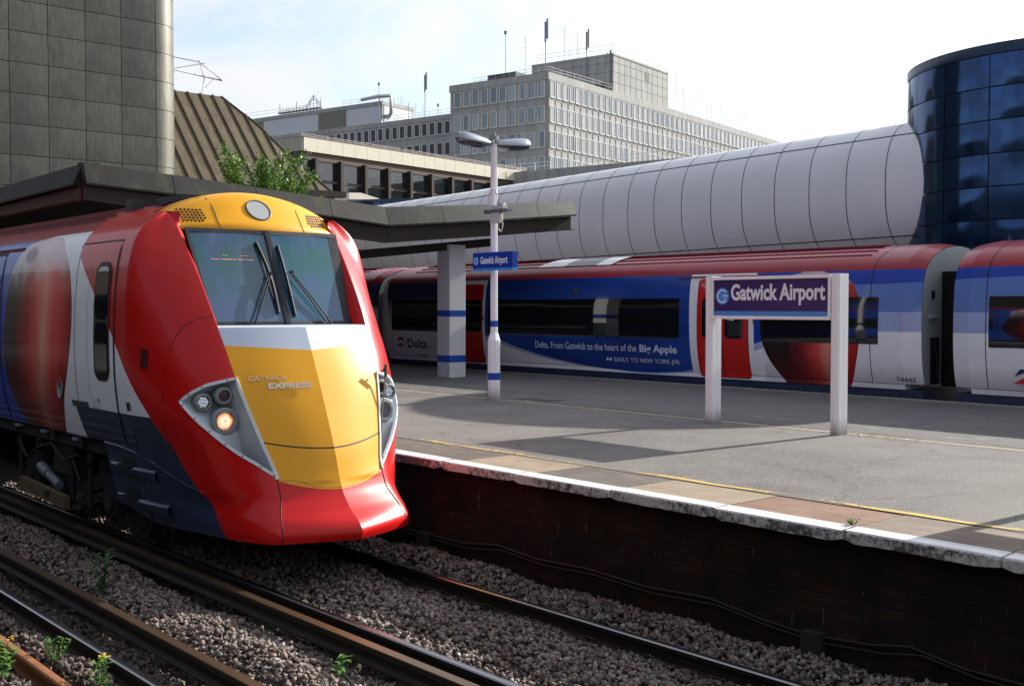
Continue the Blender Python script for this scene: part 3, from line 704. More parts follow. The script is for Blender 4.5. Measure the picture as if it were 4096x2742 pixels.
    # lit destination display seen behind the glass
    g = MB(); rr_ = random.Random(4)
    for row, z, n in ((0, 3.075, 22), (1, 3.035, 44)):
        for k in range(n):
            if rr_.random() < (.6 if row == 0 else .25): continue
            w_ = -.66+.46*k/n; p = wp(w_, z, .0045); g.disc(p, (.9, 0, .43), .0038, 6)
    g.build('destination_display', mat('amber_led', (.9, .3, .1), .5, emis=((1., .38, .15), .55)), t)
    # wipers
    for arms, blade in (([(-.424, 2.377), (-.12, 2.86)], [(-.157, 3.212), (-.09, 2.488)]), ([(.463, 2.368), (.14, 2.88)], [(.083, 3.183), (.094, 2.457)])):
        g = MB(); (aw, az), (bw, bz) = arms
        for d in (0, .05): g.path([wp(aw+d, az, .03), wp(lerp(aw, bw, .5)+d*.75, lerp(az, bz, .5), .05), wp(bw+d*.5, bz, .055)], .009, 6)
        g.path([wp(bw-.01, bz+.01, .055), wp(bw+.03, bz+.02, .06)], .016, 8)
        (cw, cz), (dw, dz_) = blade; mid = [wp(lerp(cw, dw, f)+.025*math.sin(math.pi*f)*(1 if cw < 0 else -.2), lerp(cz, dz_, f), .02+.022*math.sin(math.pi*f)) for f in np.linspace(0, 1, 9)]
        g.path(mid, .018, 6); g.path([wp(lerp(cw, dw, f), lerp(cz, dz_, f), .01) for f in np.linspace(0, 1, 5)], .006, 5)
        g.build('wiper', black, t)
    # --- headlight pockets
    pocket = mat('lamp_pocket', (.5, .56, .6), .42, coat=.2, noise=(9, .12)); rim = mat('pocket_rim', (.66, .71, .75), .4, noise=(8, .1)); lampr = mat('lamp_housing', (.24, .26, .27), .45, noise=(20, .2))
    scr = mat('screw', (.05, .05, .05), .5)
    for s in (-1, 1):
        S3 = lambda x, z, o=0.: Vector((x+o, YC+s*(SW(x, z)+o*.6), z))
        g = MB(); rows = []
        for z in np.linspace(.957, 1.885, 34):
            # outline x at this z
            xo = -9.79
            for (a, b), (c, d) in zip(HL, HL[1:]):
                if min(b, d) <= z <= max(b, d) and (a+c)/2 <= (xo if True else 0)+.001:
                    xx = lerp(a, c, (z-b)/(d-b)) if abs(d-b) > 1e-6 else a; xo = min(xo, xx) if z > .96 else xx
            Ex, Ew = cr(TE, z, 1), cr(TE, z, 2); xo = min(xo, Ex-.002); wo = SW(xo, z); px_ = lerp(xo, Ex, .06)-.05; pw_ = lerp(Ew, wo, .22)
            rows.append([(xo, YC+s*wo, z), (lerp(xo, px_, .4), YC+s*lerp(wo, pw_, .5), z), (px_, YC+s*pw_, z), (Ex-.004, YC+s*(Ew+.006), z)])
        g.rings(rows, 0, False, False, False, flip=(s > 0)); pk = g.build('headlight_pocket', pocket, t)
        g = MB(); out = []
        for i in range(len(HL)-1):
            for f in np.linspace(0, 1, 5)[:-1]: out.append((lerp(HL[i][0], HL[i+1][0], f), lerp(HL[i][1], HL[i+1][1], f)))
        out.append(HL[-1])
        pts = [S3(x, z) for x, z in out]; inn = [Vector((cr(TE, z, 1), YC+s*cr(TE, z, 2), z)) for z in np.linspace(.957, 1.885, 14)]
        ctr = sum(pts, Vector())/len(pts)
        loop = pts+inn[1:-1]
        nr = Vector((.8, s*.55, .2)).normalized(); rg = []
        for i, p in enumerate(loop):
            d = (loop[(i+1) % len(loop)]-loop[i-1]).normalized(); o_ = d.cross(nr).normalized(); o_ = o_ if (p-ctr).dot(o_) > 0 else -o_
            rg.append([p+o_*.016+nr*.002, p+o_*.014+nr*.010, p-o_*.014+nr*.010, p-o_*.014-nr*.02])
        rg.append(rg[0]); g.rings(rg, 0, True, False, False); ro = g.build('rim', rim, pk)
        g = MB()
        for i in range(1, len(pts), 4): 
            p = pts[i]; g.tube(p+nr*.008, p+nr*.0135, .0075, 8)
        g.build('screw', scr, pk)['kind'] = 'stuff'
        ax = Vector((1, s*.10, .04)).normalized()
        for (w_, z, x, ro_, rl, kind) in ((1.05, 1.665, -9.955, .084, .062, 'led'), (.885, 1.722, -9.872, .084, .057, 'tail'), (.895, 1.485, -9.825, .130, .088, 'main')):
            c = Vector((x, YC+s*w_, z))
            g = MB(); g.ring(c, ax, rl, ro_, .028, 32); g.ring(c+ax*.01, ax, rl*.97, rl*1.12, .024, 32); g.tube(c-ax*.12, c, ro_*.9, 24)
            for q in range(4): a = q*1.57+.78; g.tube(c+ax*.02+Vector((0, math.cos(a), math.sin(a)))*(ro_*.86), c+ax*.026+Vector((0, math.cos(a), math.sin(a)))*(ro_*.86), .005, 6)
            lh = g.build('lamp_housing', lampr, pk)
            g = MB()
            if kind == 'led':
                g.disc(c+ax*.004, ax, rl, 28); g.build('led_lens', mat('led_dark', (.01, .012, .03), .15, coat=1.), lh)
                g = MB(); u = Vector((0, 0, 1)).cross(ax).normalized(); v = ax.cross(u)
                for a in range(-3, 4):
                    for b in range(-3, 4):
                        q = Vector((a+(b % 2)*.5, b*.87))
                        if q.length < 3.1: g.disc(c+ax*.007+u*q.x*.0155+v*q.y*.0155, ax, .0036, 6)
                g.build('led_cluster', mat('led_on', (.8, .85, 1), .3, emis=((.75, .85, 1.), 1.0 if s < 0 else .4)), lh)
            elif kind == 'tail':
                g.disc(c+ax*.002, ax, rl, 28); g.build('tail_lens', mat('tail_red', (.035, .002, .003), .15, coat=1.) if s < 0 else mat('tail_black', (.012, .012, .012), .2, coat=1.), lh)
            else:
                if s < 0:
                    def fl(nt, P, b):
                        X, Y, Z = SEP(nt, P); dy = M(nt, 'SUBTRACT', Y, c.y); dz = M(nt, 'SUBTRACT', Z, c.z)
                        r_ = M(nt, 'DIVIDE', M(nt, 'SQRT', M(nt, 'ADD', M(nt, 'MULTIPLY', dy, dy), M(nt, 'MULTIPLY', dz, dz))), rl)
                        r_ = M(nt, 'ADD', r_, M(nt, 'MULTIPLY', M(nt, 'SUBTRACT', NOI(nt, P, 22, 3), .5), .5))
                        col = RAMP(nt, r_, [(.0, (.25, .15, .09)), (.12, (1, .70, .42)), (.45, (1, .82, .60)), (.72, (1, .45, .18)), (.9, (.22, .06, .02)), (1, (.04, .02, .01))])
                        nt.links.new(col, b.inputs['Emission Color']); b.inputs['Emission Strength'].default_value = .5
                        return MIX(nt, .5, col, (.2, .2, .2))
                    g.disc(c+ax*.002, ax, rl, 32); g.build('headlamp_lens', mat('headlamp_lit', rough=.15, coat=1., fn=fl), lh)
                else:
                    g.disc(c+ax*.002, ax, rl, 32); g.build('headlamp_lens', mat('headlamp_off', (.30, .31, .32), .12, .7, coat=1., noise=(25, .3)), lh)
    # --- seams on the nose
    for s in (-1, 1):
        g = MB(); Q = lambda x, z: Vector((x, YC+s*(SW(x, z)), z))
        g.path([Q(x, z) for x, z in ((-10.137, 2.47), (-10.18, 2.455), (-10.25, 2.40), (-10.28, 2.30), (-10.30, 2.18), (-10.31, 1.95), (-10.315, 1.70), (-10.31, 1.45), (-10.29, 1.28), (-10.23, 1.12))], .0045, 5); g.build('hood_seam', black, t); g = MB()
        g.path([Vector((cr(TE, z, 1)+.001, YC+s*cr(TE, z, 2), z)) for z in np.linspace(.40, .955, 12)], .006, 5)
        g.build('chin_seam', black, t)
    g = MB(); S1 = lambda x, z: Vector((x, YC-(SW(x, z)), z))
    g.path([S1(x, z) for x, z in ((-10.17, .715), (-9.93, .69), (-9.96, .51), (-10.24, .505), (-10.17, .715))], .004, 5)
    g.build('access_panel_seam', black, t)
    g = MB(); g.path([S1(x, z)+Vector((0, .012, 0)) for x, z in ((-11.84, 1.13), (-11.5, 1.125), (-11.1, 1.10), (-10.7, 1.03), (-10.4, .93), (-10.15, .85), (-9.95, .80))], .022, 8)
    g.build('skirt_rib', near, t)
    # step recesses in the skirt
    for x0, x1, z, tx0, tx1 in ((-11.80, -10.66, .93, -11.42, -11.12), (-11.76, -10.5, .60, -11.46, -11.12)):
        g = MB(); n = 14; up_ = []; lo = []
        for i in range(n+1):
            x = lerp(x0, x1, i/n); b = .075*math.sin(math.pi*min(1, i/n*1.6)/1.0) if i/n < .625/1. else .075*math.sin(math.pi*min(1, .5+(i/n-.31)/1.38)); b = .06*math.sin(math.pi*i/n)
            y = YC-float(cr(TB, z, 1)); up_.append([(x, y+.03, z+.03), (x, y-b, z+.01), (x, y-b-.003, z-.015), (x, y+.02, z-.11)])
        g.rings(up_, 0, False, False, True); st_ = g.build('cab_step', navym, t)
        g = MB(); y = YC-float(cr(TB, z, 1)); g.box(tx0, tx1, y-.085, y+.02, z+.012, z+.03); g.box(tx0, tx1, y-.02, y-.003, z+.032, z+.16); g.build('step_tread', black, st_)
    # --- cab door and its window
    for s in (-1, 1):
        g = MB(); 
        patch(g, YC, s, lambda z: -11.225 if z > 1.6 else -11.225+.0*z, -11.185, 1.18, 3.235, .006, 24)
        patch(g, YC, s, -12.31, -12.298, 1.5, 3.235, .004, 20); patch(g, YC, s, -12.3, -11.2, 3.225, 3.24, .006, 2)
        door = g.build('door_seal', black, t)
        g = MB(); patch(g, YC, s, -11.93, -11.924, 1.58, 3.2, .003, 20); g.build('door_seam', greyp, t)
        g = MB(); patch(g, YC, s, -11.745, -11.33, 1.80, 3.02, .008, 14, rad=.14); wd = g.build('cab_side_window', mat('window_rubber', (.012, .012, .013), .45), t)
        g = MB(); patch(g, YC, s, -11.70, -11.375, 1.85, 2.40, .012, 8, rad=.10); patch(g, YC, s, -11.70, -11.375, 2.43, 2.97, .012, 8, rad=.10)
        g.build('glass', mat('dark_glass', (.012, .014, .015), .07, coat=1., coatr=.01, spec=.8), wd)
        g = MB(); patch(g, YC, s, -12.50, -12.02, 1.485, 1.55, .007, 3); g.build('kick_plate', mat('bare_plate', (.09, .09, .09), .5, .4), t)
        g = MB(); patch(g, YC, s, -10.98, -10.885, 1.535, 1.62, .004, 3); patch(g, YC, s, -10.945, -10.92, 1.56, 1.60, .010, 3, 1); g.build('door_lock', [mat('lock_plate', (.18, .18, .18), .4, .7), black], t)
        g = MB(); patch(g, YC, s, -11.79, -11.775, 1.50, 1.60, .03, 3); patch(g, YC, s, -11.80, -11.765, 1.50, 1.51, .015, 2); g.tube((-11.70, YC+s*(PW(1.6)-.0), 1.595), (-11.70, YC+s*(PW(1.6)+.015), 1.595), .018, 10); g.build('door_handle', mat('grey_metal', (.35, .36, .36), .35, .6), t)
        # oval socket cover
        c = Vector((-12.835, YC+s*(PW(1.67)+.004), 1.667)); g = MB(); n_ = Vector((0, s, 0))
        vs = [c+Vector((math.cos(a)*.088, 0, math.sin(a)*.128)) for a in np.linspace(0, 6.283, 25)[:-1]]
        vi = [c+n_*.012+Vector((math.cos(a)*.070, 0, math.sin(a)*.108)) for a in np.linspace(0, 6.283, 25)[:-1]]; vj = [p-n_*.010+(c-p)*.06 for p in vi]
        g.rings([vs, vi, vj], 0, True, False, True, flip=(s > 0)); g.add(vj, [tuple(range(24)) if s < 0 else tuple(range(24))[::-1]], 1); g.add([c+n_*.006+Vector((math.cos(a)*.03, 0, .02+math.sin(a)*.03)) for a in np.linspace(0, 6.283, 13)[:-1]], [tuple(range(12))], 2)
        g.build('filler_cap', [mat('grey_metal'), greyp, mat('green_cap', (.02, .06, .03), .4)], t)
        g = MB(); patch(g, YC, s, -12.80, -12.77, 1.86, 1.91, .004, 2); g.build('data_plate', mat('bare_plate'), t)
        # lamp slot on the red side: flat sheet, recess shade put into its colour
        g = MB()
        zz_ = [1.965, 2.03, 2.09, 2.15]
        g.rings([[(-10.64, YC+s*(SW(-10.64, z)+.005), z), (-10.59, YC+s*(SW(-10.59, z)+.005), z), (-10.535, YC+s*(SW(-10.535, z)+.005), z)] for z in zz_], 0, False, False, True, flip=(s > 0))
        g.box(-10.585, -10.545, YC+s*(SW(-10.56, 2.0))-.01, YC+s*(SW(-10.56, 2.0))+.01, 1.98, 2.05, 1)
        g.build('camera_recess', [mat('recess_shade_red', (.07, .003, .004), .5), blackm], t)
        # passenger door at the left edge
        g = MB(); patch(g, YC, s, -14.93, -14.885, 1.19, 3.22, .006, 20); patch(g, YC, s, -16.2, -16.16, 1.19, 3.22, .006, 20); patch(g, YC, s, -16.2, -14.89, 3.20, 3.235, .006, 2)
        g.build('door_seal', black, t)
        g = MB(); patch(g, YC, s, -14.82, -14.765, 1.90, 2.02, .005, 2); g.build('door_button', mat('lock_plate'), t)
        g = MB(); patch(g, YC, s, -15.45, -15.0, 1.85, 2.95, .008, 12, rad=.1); g.build('door_window', mat('dark_glass'), t)
        g = MB(); patch(g, YC, s, -30, -16.5, 1.85, 2.74, .008, 6, rad=.03); g.build('side_window', mat('dark_glass'), t)
        # gutter strips and cant rail cover
        g = MB(); y = YC+s*1.10
        g.box(-31, -12.45, YC+s*1.0-.012, YC+s*1.0+.012, 3.50, 3.535); g.box(-31, -12.5, YC+s*.86-.012, YC+s*.86+.012, 3.575, 3.61); g.box(-31, -12.6, YC+s*.62-.012, YC+s*.62+.012, 3.66, 3.69)
        g.box(-31, -14.3, YC+s*1.27-.02, YC+s*1.27+.02, 3.235, 3.27); g.build('gutter', mat('roof_red_dull', (.16, .018, .022), .5, noise=(8, .3)), t)
        g = MB(); patch(g, YC, s, -12.34, -12.325, 3.2, 3.5, .003, 8); g.build('hood_seam', black, t)
    # handle beside the far headlight, roof pods and the dark well behind the dome
    g = MB(); p = Vector((-9.735, YC+.80, 1.90)); g.path([p+Vector((.01, 0, .0)), p+Vector((.05, 0, .0)), p+Vector((.055, .02, .05))], .012, 8); g.tube(p+Vector((.05, .03, -.06)), p+Vector((.05, .03, .07)), .018, 10)
    g.path([p+Vector((.04, .03, -.06)), (-9.60, YC+.72, 1.4), (-9.44, YC+.62, 1.05)], .007, 6); g.build('grab_handle', mat('bare_steel', (.16, .14, .12), .4, .6), t)
    g = MB(); g.box(-12.36, -12.22, YC-.80, YC-.66, 3.56, 3.74); g.tube((-12.2, YC-.70, 3.58), (-11.4, YC-.70, 3.67), .014, 6)
    g.box(-12.0, -11.34, YC-.6, YC+.6, 3.60, 3.745); g.build('roof_equipment', blackm, t)
    # --- undercarriage
    g = MB(); g.box(-31, -12.0, YC-1.2, YC+1.2, .98, 1.138)
    for s in (-1, 1):
        for x in (-12.6, -13.5, -14.9): g.box(x-.05, x+.05, YC+s*1.21-.04, YC+s*1.21+.04, 1.02, 1.135)
    g.build('underframe', under, t)
    g = MB()
    for x in (-12.7, -13.75, -14.7):
        g.box(x-.09, x+.02, YC-1.275, YC-1.205, 1.075, 1.105)
    g.build('marker_block', mat('pale_blue_block', (.22, .26, .34), .5), t)
    for bx in (-13.4, -27.5):
        g = MB()
        for s in (-1, 1):
            y = YC+s*1.02
            g.rings([[(x, y-.06, z), (x, y+.06, z), (x, y+.06, z+.16), (x, y-.06, z+.16)] for x, z in ((bx-1.55, .52), (bx-1.0, .58), (bx-.5, .42), (bx+.5, .42), (bx+1.0, .58), (bx+1.55, .52))], 0, True, True, False)
            for dx in (-1.3, 1.3):
                g.box(bx+dx-.16, bx+dx+.16, y-.10, y+.10, .33, .62); g.tube((bx+dx, y-.13, .46), (bx+dx, y+.13, .46), .11, 16)
                g.tube((bx+dx*.72, y, .55), (bx+dx*.72, y, .86), .07, 12)
            g.box(bx-.35, bx+.35, y-.13, y+.11, .62, .97); g.box(bx-.9, bx-.72, y-.16, y+.05, .55, 1.0)
        bg_ = g.build('bogie', under, t)
        for dx in (-1.3, 1.3):
            g = MB()
            for s in (-1, 1):
                y = YC+s*.745
                g.tube((bx+dx, y-.065, .42), (bx+dx, y+.065, .42), .42, 36); g.tube((bx+dx, y-.09, .42), (bx+dx, y-.07, .42), .33, 28)
            g.tube((bx+dx, YC-.7, .42), (bx+dx, YC+.7, .42), .08, 12)
            g.build('wheelset', steel, bg_)
        if bx > -20:
            g = MB(); g.tube((-14.06, YC-1.20, .64), (-13.80, YC-1.20, .575), .062, 16); g.tube((-13.79, YC-1.20, .572), (-13.42, YC-1.20, .48), .052, 16); g.build('damper', mat('damper_grey', (.12, .145, .16), .4, noise=(15, .3)), bg_)
            g = MB(); g.rings([[(x, YC-1.30, z-.075), (x, YC-1.24, z-.075), (x, YC-1.24, z+.075), (x, YC-1.30, z+.075)] for x, z in ((-14.55, .40), (-12.98, .34))], 0, True, True, False)
            g.box(-13.63, -13.50, YC-1.31, YC-1.302, .34, .42, 1); g.build('shoe_beam', [mat('shoe_timber', (.11, .075, .042), .7, noise=(9, .4, (.6, 5, 8))), under], bg_)
            g = MB()
            for x in (-14.85, -14.2, -13.05, -12.5): g.tube((x, YC-1.18, .35), (x, YC-1.18, .95), .03, 8)
            g.path([(-14.9, YC-1.2, .9), (-14.5, YC-1.22, .7), (-14.2, YC-1.2, .85), (-13.7, YC-1.2, .95), (-13.2, YC-1.22, .8), (-12.8, YC-1.2, .9)], .018, 6)
            g.path([(-13.0, YC-1.2, .85), (-12.7, YC-1.22, .6), (-12.4, YC-1.2, .9)], .015, 6)
            g.build('air_pipe', under, bg_)
    # lettering on the yellow face
    zb = 1.7; E = Vector((cr(TE, zb, 1), YC-cr(TE, zb, 2), zb)); Cc = Vector((cr(TC, zb, 1), YC, zb)); u = (Cc-E).normalized()
    E2 = Vector((cr(TE, 1.95, 1), YC-cr(TE, 1.95, 2), 1.95)); C2 = Vector((cr(TC, 1.95, 1), YC, 1.95))
    v = ((E2+C2)/2-(E+Cc)/2); v = (v-u*v.dot(u)).normalized(); nn = u.cross(v)
    grt = mat('letter_silver', (.60, .58, .50), .4)
    o0 = E+u*.02+nn*.026
    text('lettering', 'GATWICK', .075, o0+v*.158+u*.035, u, v, mat('letter_outline', (.62, .50, .30), .4), t, width=.38, bold=0)
    text('lettering', 'EXPRESS', .075, o0+v*.078+u*.22, u, v, grt, t, width=.43, bold=.003)
near_train()
#@@ FAR TRAIN
FY = 20.1
def f_car(kind):
    def fn(nt, P, b):
        X, Y, Z = SEP(nt, P)
        side = GT(nt, 3.24, Z, .01)
        c = MIX(nt, 0., WHITE, WHITE)
        low = MIX(nt, GT(nt, 1.35, Z, .3), (.84, .86, .88), (.62, .63, .66))
        if kind == 'B' or kind == 'A':
            s = MIX(nt, GT(nt, Z, 2.10, .01), low, LBLUE2); s = MIX(nt, GT(nt, Z, 2.46, .01), s, LBLUE)
            s = MIX(nt, M(nt, 'MULTIPLY', GT(nt, Z, 2.78, .3), .5), s, (.06, .15, .5))
            arc = M(nt, 'ADD', 3.02, M(nt, 'MULTIPLY', M(nt, 'SINE', M(nt, 'MULTIPLY', M(nt, 'ADD', X, 10.2), .9)), .05)); s = MIX(nt, GT(nt, Z, arc, .01), s, BLUE)
            c = s
        if kind == 'A':
            # white right of the doors, a blue flash, the apple
            mid = AND(nt, GT(nt, -14.12+.25, X), GT(nt, X, -14.6))
            c = MIX(nt, GT(nt, -14.05, X), c, WHITE)
            fl = AND(nt, GT(nt, X, -14.28), GT(nt, -12.9, X), GT(nt, Z, M(nt, 'ADD', 1.80, M(nt, 'MULTIPLY', M(nt, 'ADD', X, 14.28), .3))))
            c = MIX(nt, AND(nt, GT(nt, X, -14.28), GT(nt, -12.9, X), GT(nt, Z, M(nt, 'ADD', 1.66, M(nt, 'MULTIPLY', M(nt, 'ADD', X, 14.28), .3)))), c, LBLUE2)
            c = MIX(nt, fl, c, BLUE)
            xl = CRV(nt, Z, [(1.0, -13.50), (1.3, -13.78), (1.7, -14.02), (2.1, -14.12), (2.6, -14.08), (3.0, -13.8), (3.15, -13.5), (3.22, -13.2)], 1, 3.3, -15, -11)
            xr = CRV(nt, Z, [(1.0, -12.12), (1.4, -11.97), (1.9, -11.86), (2.4, -11.84), (2.8, -11.92), (3.05, -12.1), (3.16, -12.4), (3.22, -12.7)], 1, 3.3, -15, -11)
            t = M(nt, 'DIVIDE', M(nt, 'SUBTRACT', X, xl), M(nt, 'SUBTRACT', xr, xl), clamp=True)
            tw = M(nt, 'ADD', t, M(nt, 'MULTIPLY', M(nt, 'SUBTRACT', NOI(nt, P, 3, 6), .5), .18))
            ap = RAMP(nt, tw, [(0, (.006, .004, .005)), (.25, (.02, .006, .008)), (.42, (.20, .012, .015)), (.56, (.60, .06, .05)), (.68, (.72, .28, .2)), (.8, (.60, .035, .035)), (1, (.36, .01, .014))])
            ap = MIX(nt, M(nt, 'MULTIPLY', GT(nt, 1.4, Z, .5), .6), ap, (.16, .006, .008)); ap = MIX(nt, M(nt, 'MULTIPLY', GT(nt, Z, 3.05, .2), .8), ap, (.6, .55, .55))
            c = MIX(nt, AND(nt, GT(nt, X, xl), GT(nt, xr, X)), c, ap)
            # long blue panel with the slogan
            lo = CRV(nt, X, [(-23.2, 1.86), (-22.5, 1.74), (-21.5, 1.50), (-20.4, 1.30), (-19.3, 1.17), (-18.2, 1.10), (-17.4, 1.08), (-16.6, 1.12), (-15.97, 1.20)], -24, -15, .5, 3.5)
            rx = M(nt, 'ADD', -15.98, M(nt, 'MULTIPLY', M(nt, 'SUBTRACT', 2.2, Z), .02))
            bluep_ = RAMP(nt, NOI(nt, SCALEV(nt, P, (.3, 1, .9)), 1.1, 3), [(.35, (.005, .028, .20)), (.7, (.012, .065, .33))])
            ee = M(nt, 'SUBTRACT', lo, M(nt, 'MULTIPLY', M(nt, 'ABSOLUTE', M(nt, 'ADD', X, 18.2)), .022))
            c = MIX(nt, AND(nt, GT(nt, X, -22.9), GT(nt, rx, X), GT(nt, Z, ee)), c, LBLUE2)
            c = MIX(nt, AND(nt, GT(nt, X, -22.9), GT(nt, rx, X), GT(nt, Z, lo)), c, bluep_)
            # left end: dark blue upper half, canopy shade also put into the colour
            dk = AND(nt, GT(nt, -23.95, X), GT(nt, X, M(nt, 'SUBTRACT', -27.35, M(nt, 'MULTIPLY', M(nt, 'SUBTRACT', Z, 2.4), .15))))
            c = MIX(nt, M(nt, 'MULTIPLY', dk, RAMP(nt, M(nt, 'DIVIDE', Z, 4.), [(.5, 0.), (.70, 1.)])), c, (.035, .045, .12))
        if kind == 'C': c = MIX(nt, GT(nt, Z, 2.5, .2), low, (.05, .07, .16))
        r = RAMP(nt, NOI(nt, SCALEV(nt, P, (.6, 2, 1)), 2.2, 6, .65), [(.35, (.33, .012, .024)), (.6, (.26, .02, .035)), (.8, (.36, .06, .07))])
        c = MIX(nt, NOT(nt, side), c, r)
        return dirt(nt, P, c, .10)
    return fn
def car(kind, x0, x1, label):
    m = paint('car_livery_'+kind.lower(), f_car(kind), coat=.5, rough=.4)
    t = thing('train_carriage', label, 'train carriage', ((x0+x1)/2, FY, 0), 'carriages of the train at the far platform')
    g = MB(); shell(g, x0, x1, FY, 1.09); shell(g, x0-.33, x0, FY, 1.09, 9, lambda x: (lerp(.93, 1, (x-x0+.33)/.33), .05*(x0-x)/.33)); shell(g, x1, x1+.33, FY, 1.09, 9, lambda x: (lerp(1, .93, (x-x1)/.33), .05*(x-x1)/.33))
    g.box(x0, x1, FY-1.27, FY+1.27, 1.05, 1.139)
    g.build('body', m, t)
    g = MB(); g.box(x0-.31, x1+.31, FY-1.24, FY+1.24, .45, 1.045)
    xx = x0+.5
    rr = random.Random(int(x0*10))
    while xx < x1-1: w_ = rr.uniform(.5, 1.6); g.box(xx, xx+w_, FY-1.27, FY+1.27, rr.uniform(.4, .7), .98); xx += w_+rr.uniform(.2, .8)
    g.build('underframe', navym, t)
    # end walls
    for xe, s in ((x0-.33, -1), (x1+.33, 1)):
        g = MB(); pr = [(-w_*.92, z-(.06 if z > 3.1 else 0)) for w_, z in SP]+[(w_*.92, z-(.06 if z > 3.1 else 0)) for w_, z in SP[::-1]]
        g.add([(xe, FY+a, z) for a, z in pr], [tuple(range(len(pr)))]); g.build('end_wall', mat('end_grey', (.30, .32, .33), .5, noise=(5, .15)), t)
        g = MB(); g.box(min(xe, xe+s*.02), max(xe, xe+s*.02), FY-1.0, FY-.72, 1.15, 2.0); g.box(min(xe, xe+s*.06), max(xe, xe+s*.06), FY-1.06, FY-.78, 2.35, 2.42, 1); g.box(min(xe, xe+s*.03), max(xe, xe+s*.03), FY-.98, FY-.9, 2.7, 2.85)
        g.path([(xe+s*.04, FY-.95, 1.95), (xe+s*.09, FY-.9, 1.6), (xe+s*.05, FY-.85, 1.25)], .03, 6)
        g.build('end_equipment', [blackm, greyp], t)
        g = MB()
        for k in range(5): g.box(*( sorted((xe+s*(.01+.05*k), xe+s*(.045+.05*k))) ), FY-.62, FY+.62, 1.1, 3.2)
        g.box(*sorted((xe, xe+s*.26)), FY-.58, FY+.58, 1.15, 3.15); g.build('gangway', black, t)
    # roof ribs
    g = MB()
    for w_ in (-.95, -.74, -.52, -.3, .3, .52, .74, .95):
        z = 3.74-.26*(abs(w_)/1.02)**2.1; 
        k0, k1 = (.9, .9)
        g.box(x0+k0, x1-k1, FY+w_-.022, FY+w_+.022, z-.02, z+.028)
    g.build('roof_rib', mat('roof_rib_red', (.20, .012, .024), .4, coat=.3), t)['kind'] = 'stuff'
    g = MB(); shell(g, x0+.30, x0+.315, FY, 1.09, 9, lambda x: (1.002, -.002)); g.build('body_seam', black, t); g = MB(); shell(g, x1-.66, x1-.645, FY, 1.09, 9, lambda x: (1.002, -.002)); g.build('body_seam', black, t)
    return t
winm = mat('far_window_glass', (.008, .009, .010), .04, coat=.8, coatr=.0, spec=.5)
def cdoor(t, x0, x1, single=False):
    g = MB(); g2 = MB()
    patch(g, FY, -1, x0-.012, x1+.012, 1.07, 3.155, .003, 24, 1, rad=.09); patch(g, FY, -1, x0, x1, 1.085, 3.14, .006, 24, 0, rad=.085)
    xm = (x0+x1)/2
    if not single: patch(g, FY, -1, xm-.008, xm+.008, 1.09, 3.13, .009, 16, 1)
    d = g.build('door', [mat('door_red', (.55, .016, .012), .35, coat=.5, noise=(4, .06)), black], t)
    for c in ((xm,) if single else ((x0+xm)/2+.03, (x1+xm)/2-.03)):
        g = MB(); patch(g, FY, -1, c-.235 if not single else c-.18, c+.235 if not single else c+.18, 1.90, 2.74, .011, 10, rad=.10); g.build('door_window', winm, d)
    return d
def cwin(t, x0, x1, z0=1.865, z1=2.735):
    g = MB(); patch(g, FY, -1, x0, x1, z0, z1, .007, 8, rad=.02); g.build('window', winm, t)
ca = car('A', -27.45, -10.98, 'long far carriage with white slogan on a blue panel and an apple picture')
cwin(ca, -22.75, -16.27); cwin(ca, -14.05, -11.46); cwin(ca, -27.15, -24.05)
cdoor(ca, -15.76, -14.42); cdoor(ca, -23.93, -23.02)
g = MB(); patch(g, FY, -1, -16.35, -14.1, 3.165, 3.20, .03, 3); g.build('door_gutter', mat('roof_rib_red'), ca)
g = MB()
for x in (-14.93, -14.865, -14.80): g.disc((x, FY-PW(2.2)-.013, 2.285), (0, -1, 0), .024, 14, 0 if x < -14.9 else 1)
g.build('door_sticker', [mat('sticker_red', (.7, .15, .12), .5), mat('sticker_white', (.6, .65, .68), .5)], ca)
g = MB(); patch(g, FY, -1, -19.62, -19.46, 2.86, 3.0, .006, 2); patch(g, FY, -1, -14.42+.12, -14.42+.18, 2.2, 2.3, .006, 2); patch(g, FY, -1, -23.0, -22.95, 2.2, 2.32, .008, 2); g.build('side_lamp', mat('bare_plate'), ca)
tw_ = mat('vinyl_white', (.62, .68, .78), .4); tg_ = mat('vinyl_grey', (.16, .15, .15), .5)
def stext(body, x0, z, size, width, m, t, **k):
    y0 = FY-PW(z)-.008; y1 = FY-PW(z+size)-.008; ez = Vector((0, y1-y0, size)).normalized()
    return text('lettering', body, size, (x0, y0, z), (1, 0, 0), ez, m, t, width=width, **k)
stext('Delta. From Gatwick to the heart of the', -20.96, 1.545, .235, 3.40, tw_, ca, bold=.001); stext('Big Apple', -17.46, 1.545, .235, 1.10, tw_, ca, bold=.005)
stext('DAILY TO NEW YORK-JFK', -18.28, 1.30, .145, 1.98, tw_, ca)
g = MB()
for k in range(2):
    x = -18.52+k*.10; g.add([(x, FY-PW(1.35)-.009, 1.305), (x+.09, FY-PW(1.35)-.009, 1.35), (x, FY-PW(1.35)-.009, 1.40)], [(0, 1, 2)])
g.build('arrow_mark', tw_, ca)
stext('74443', -11.14, 1.19, .13, .38, tg_, ca, bold=.001)
stext('Delta', -26.45, 1.40, .36, .92, mat('vinyl_navy', (.02, .03, .10), .5), ca, bold=.006); stext('delta.com', -26.0, 1.17, .11, .48, tg_, ca)
stext('GATWICK', -15.70, 3.0, .06, .26, tw_, ca); stext('EXPRESS', -15.62, 2.94, .06, .22, tw_, ca)
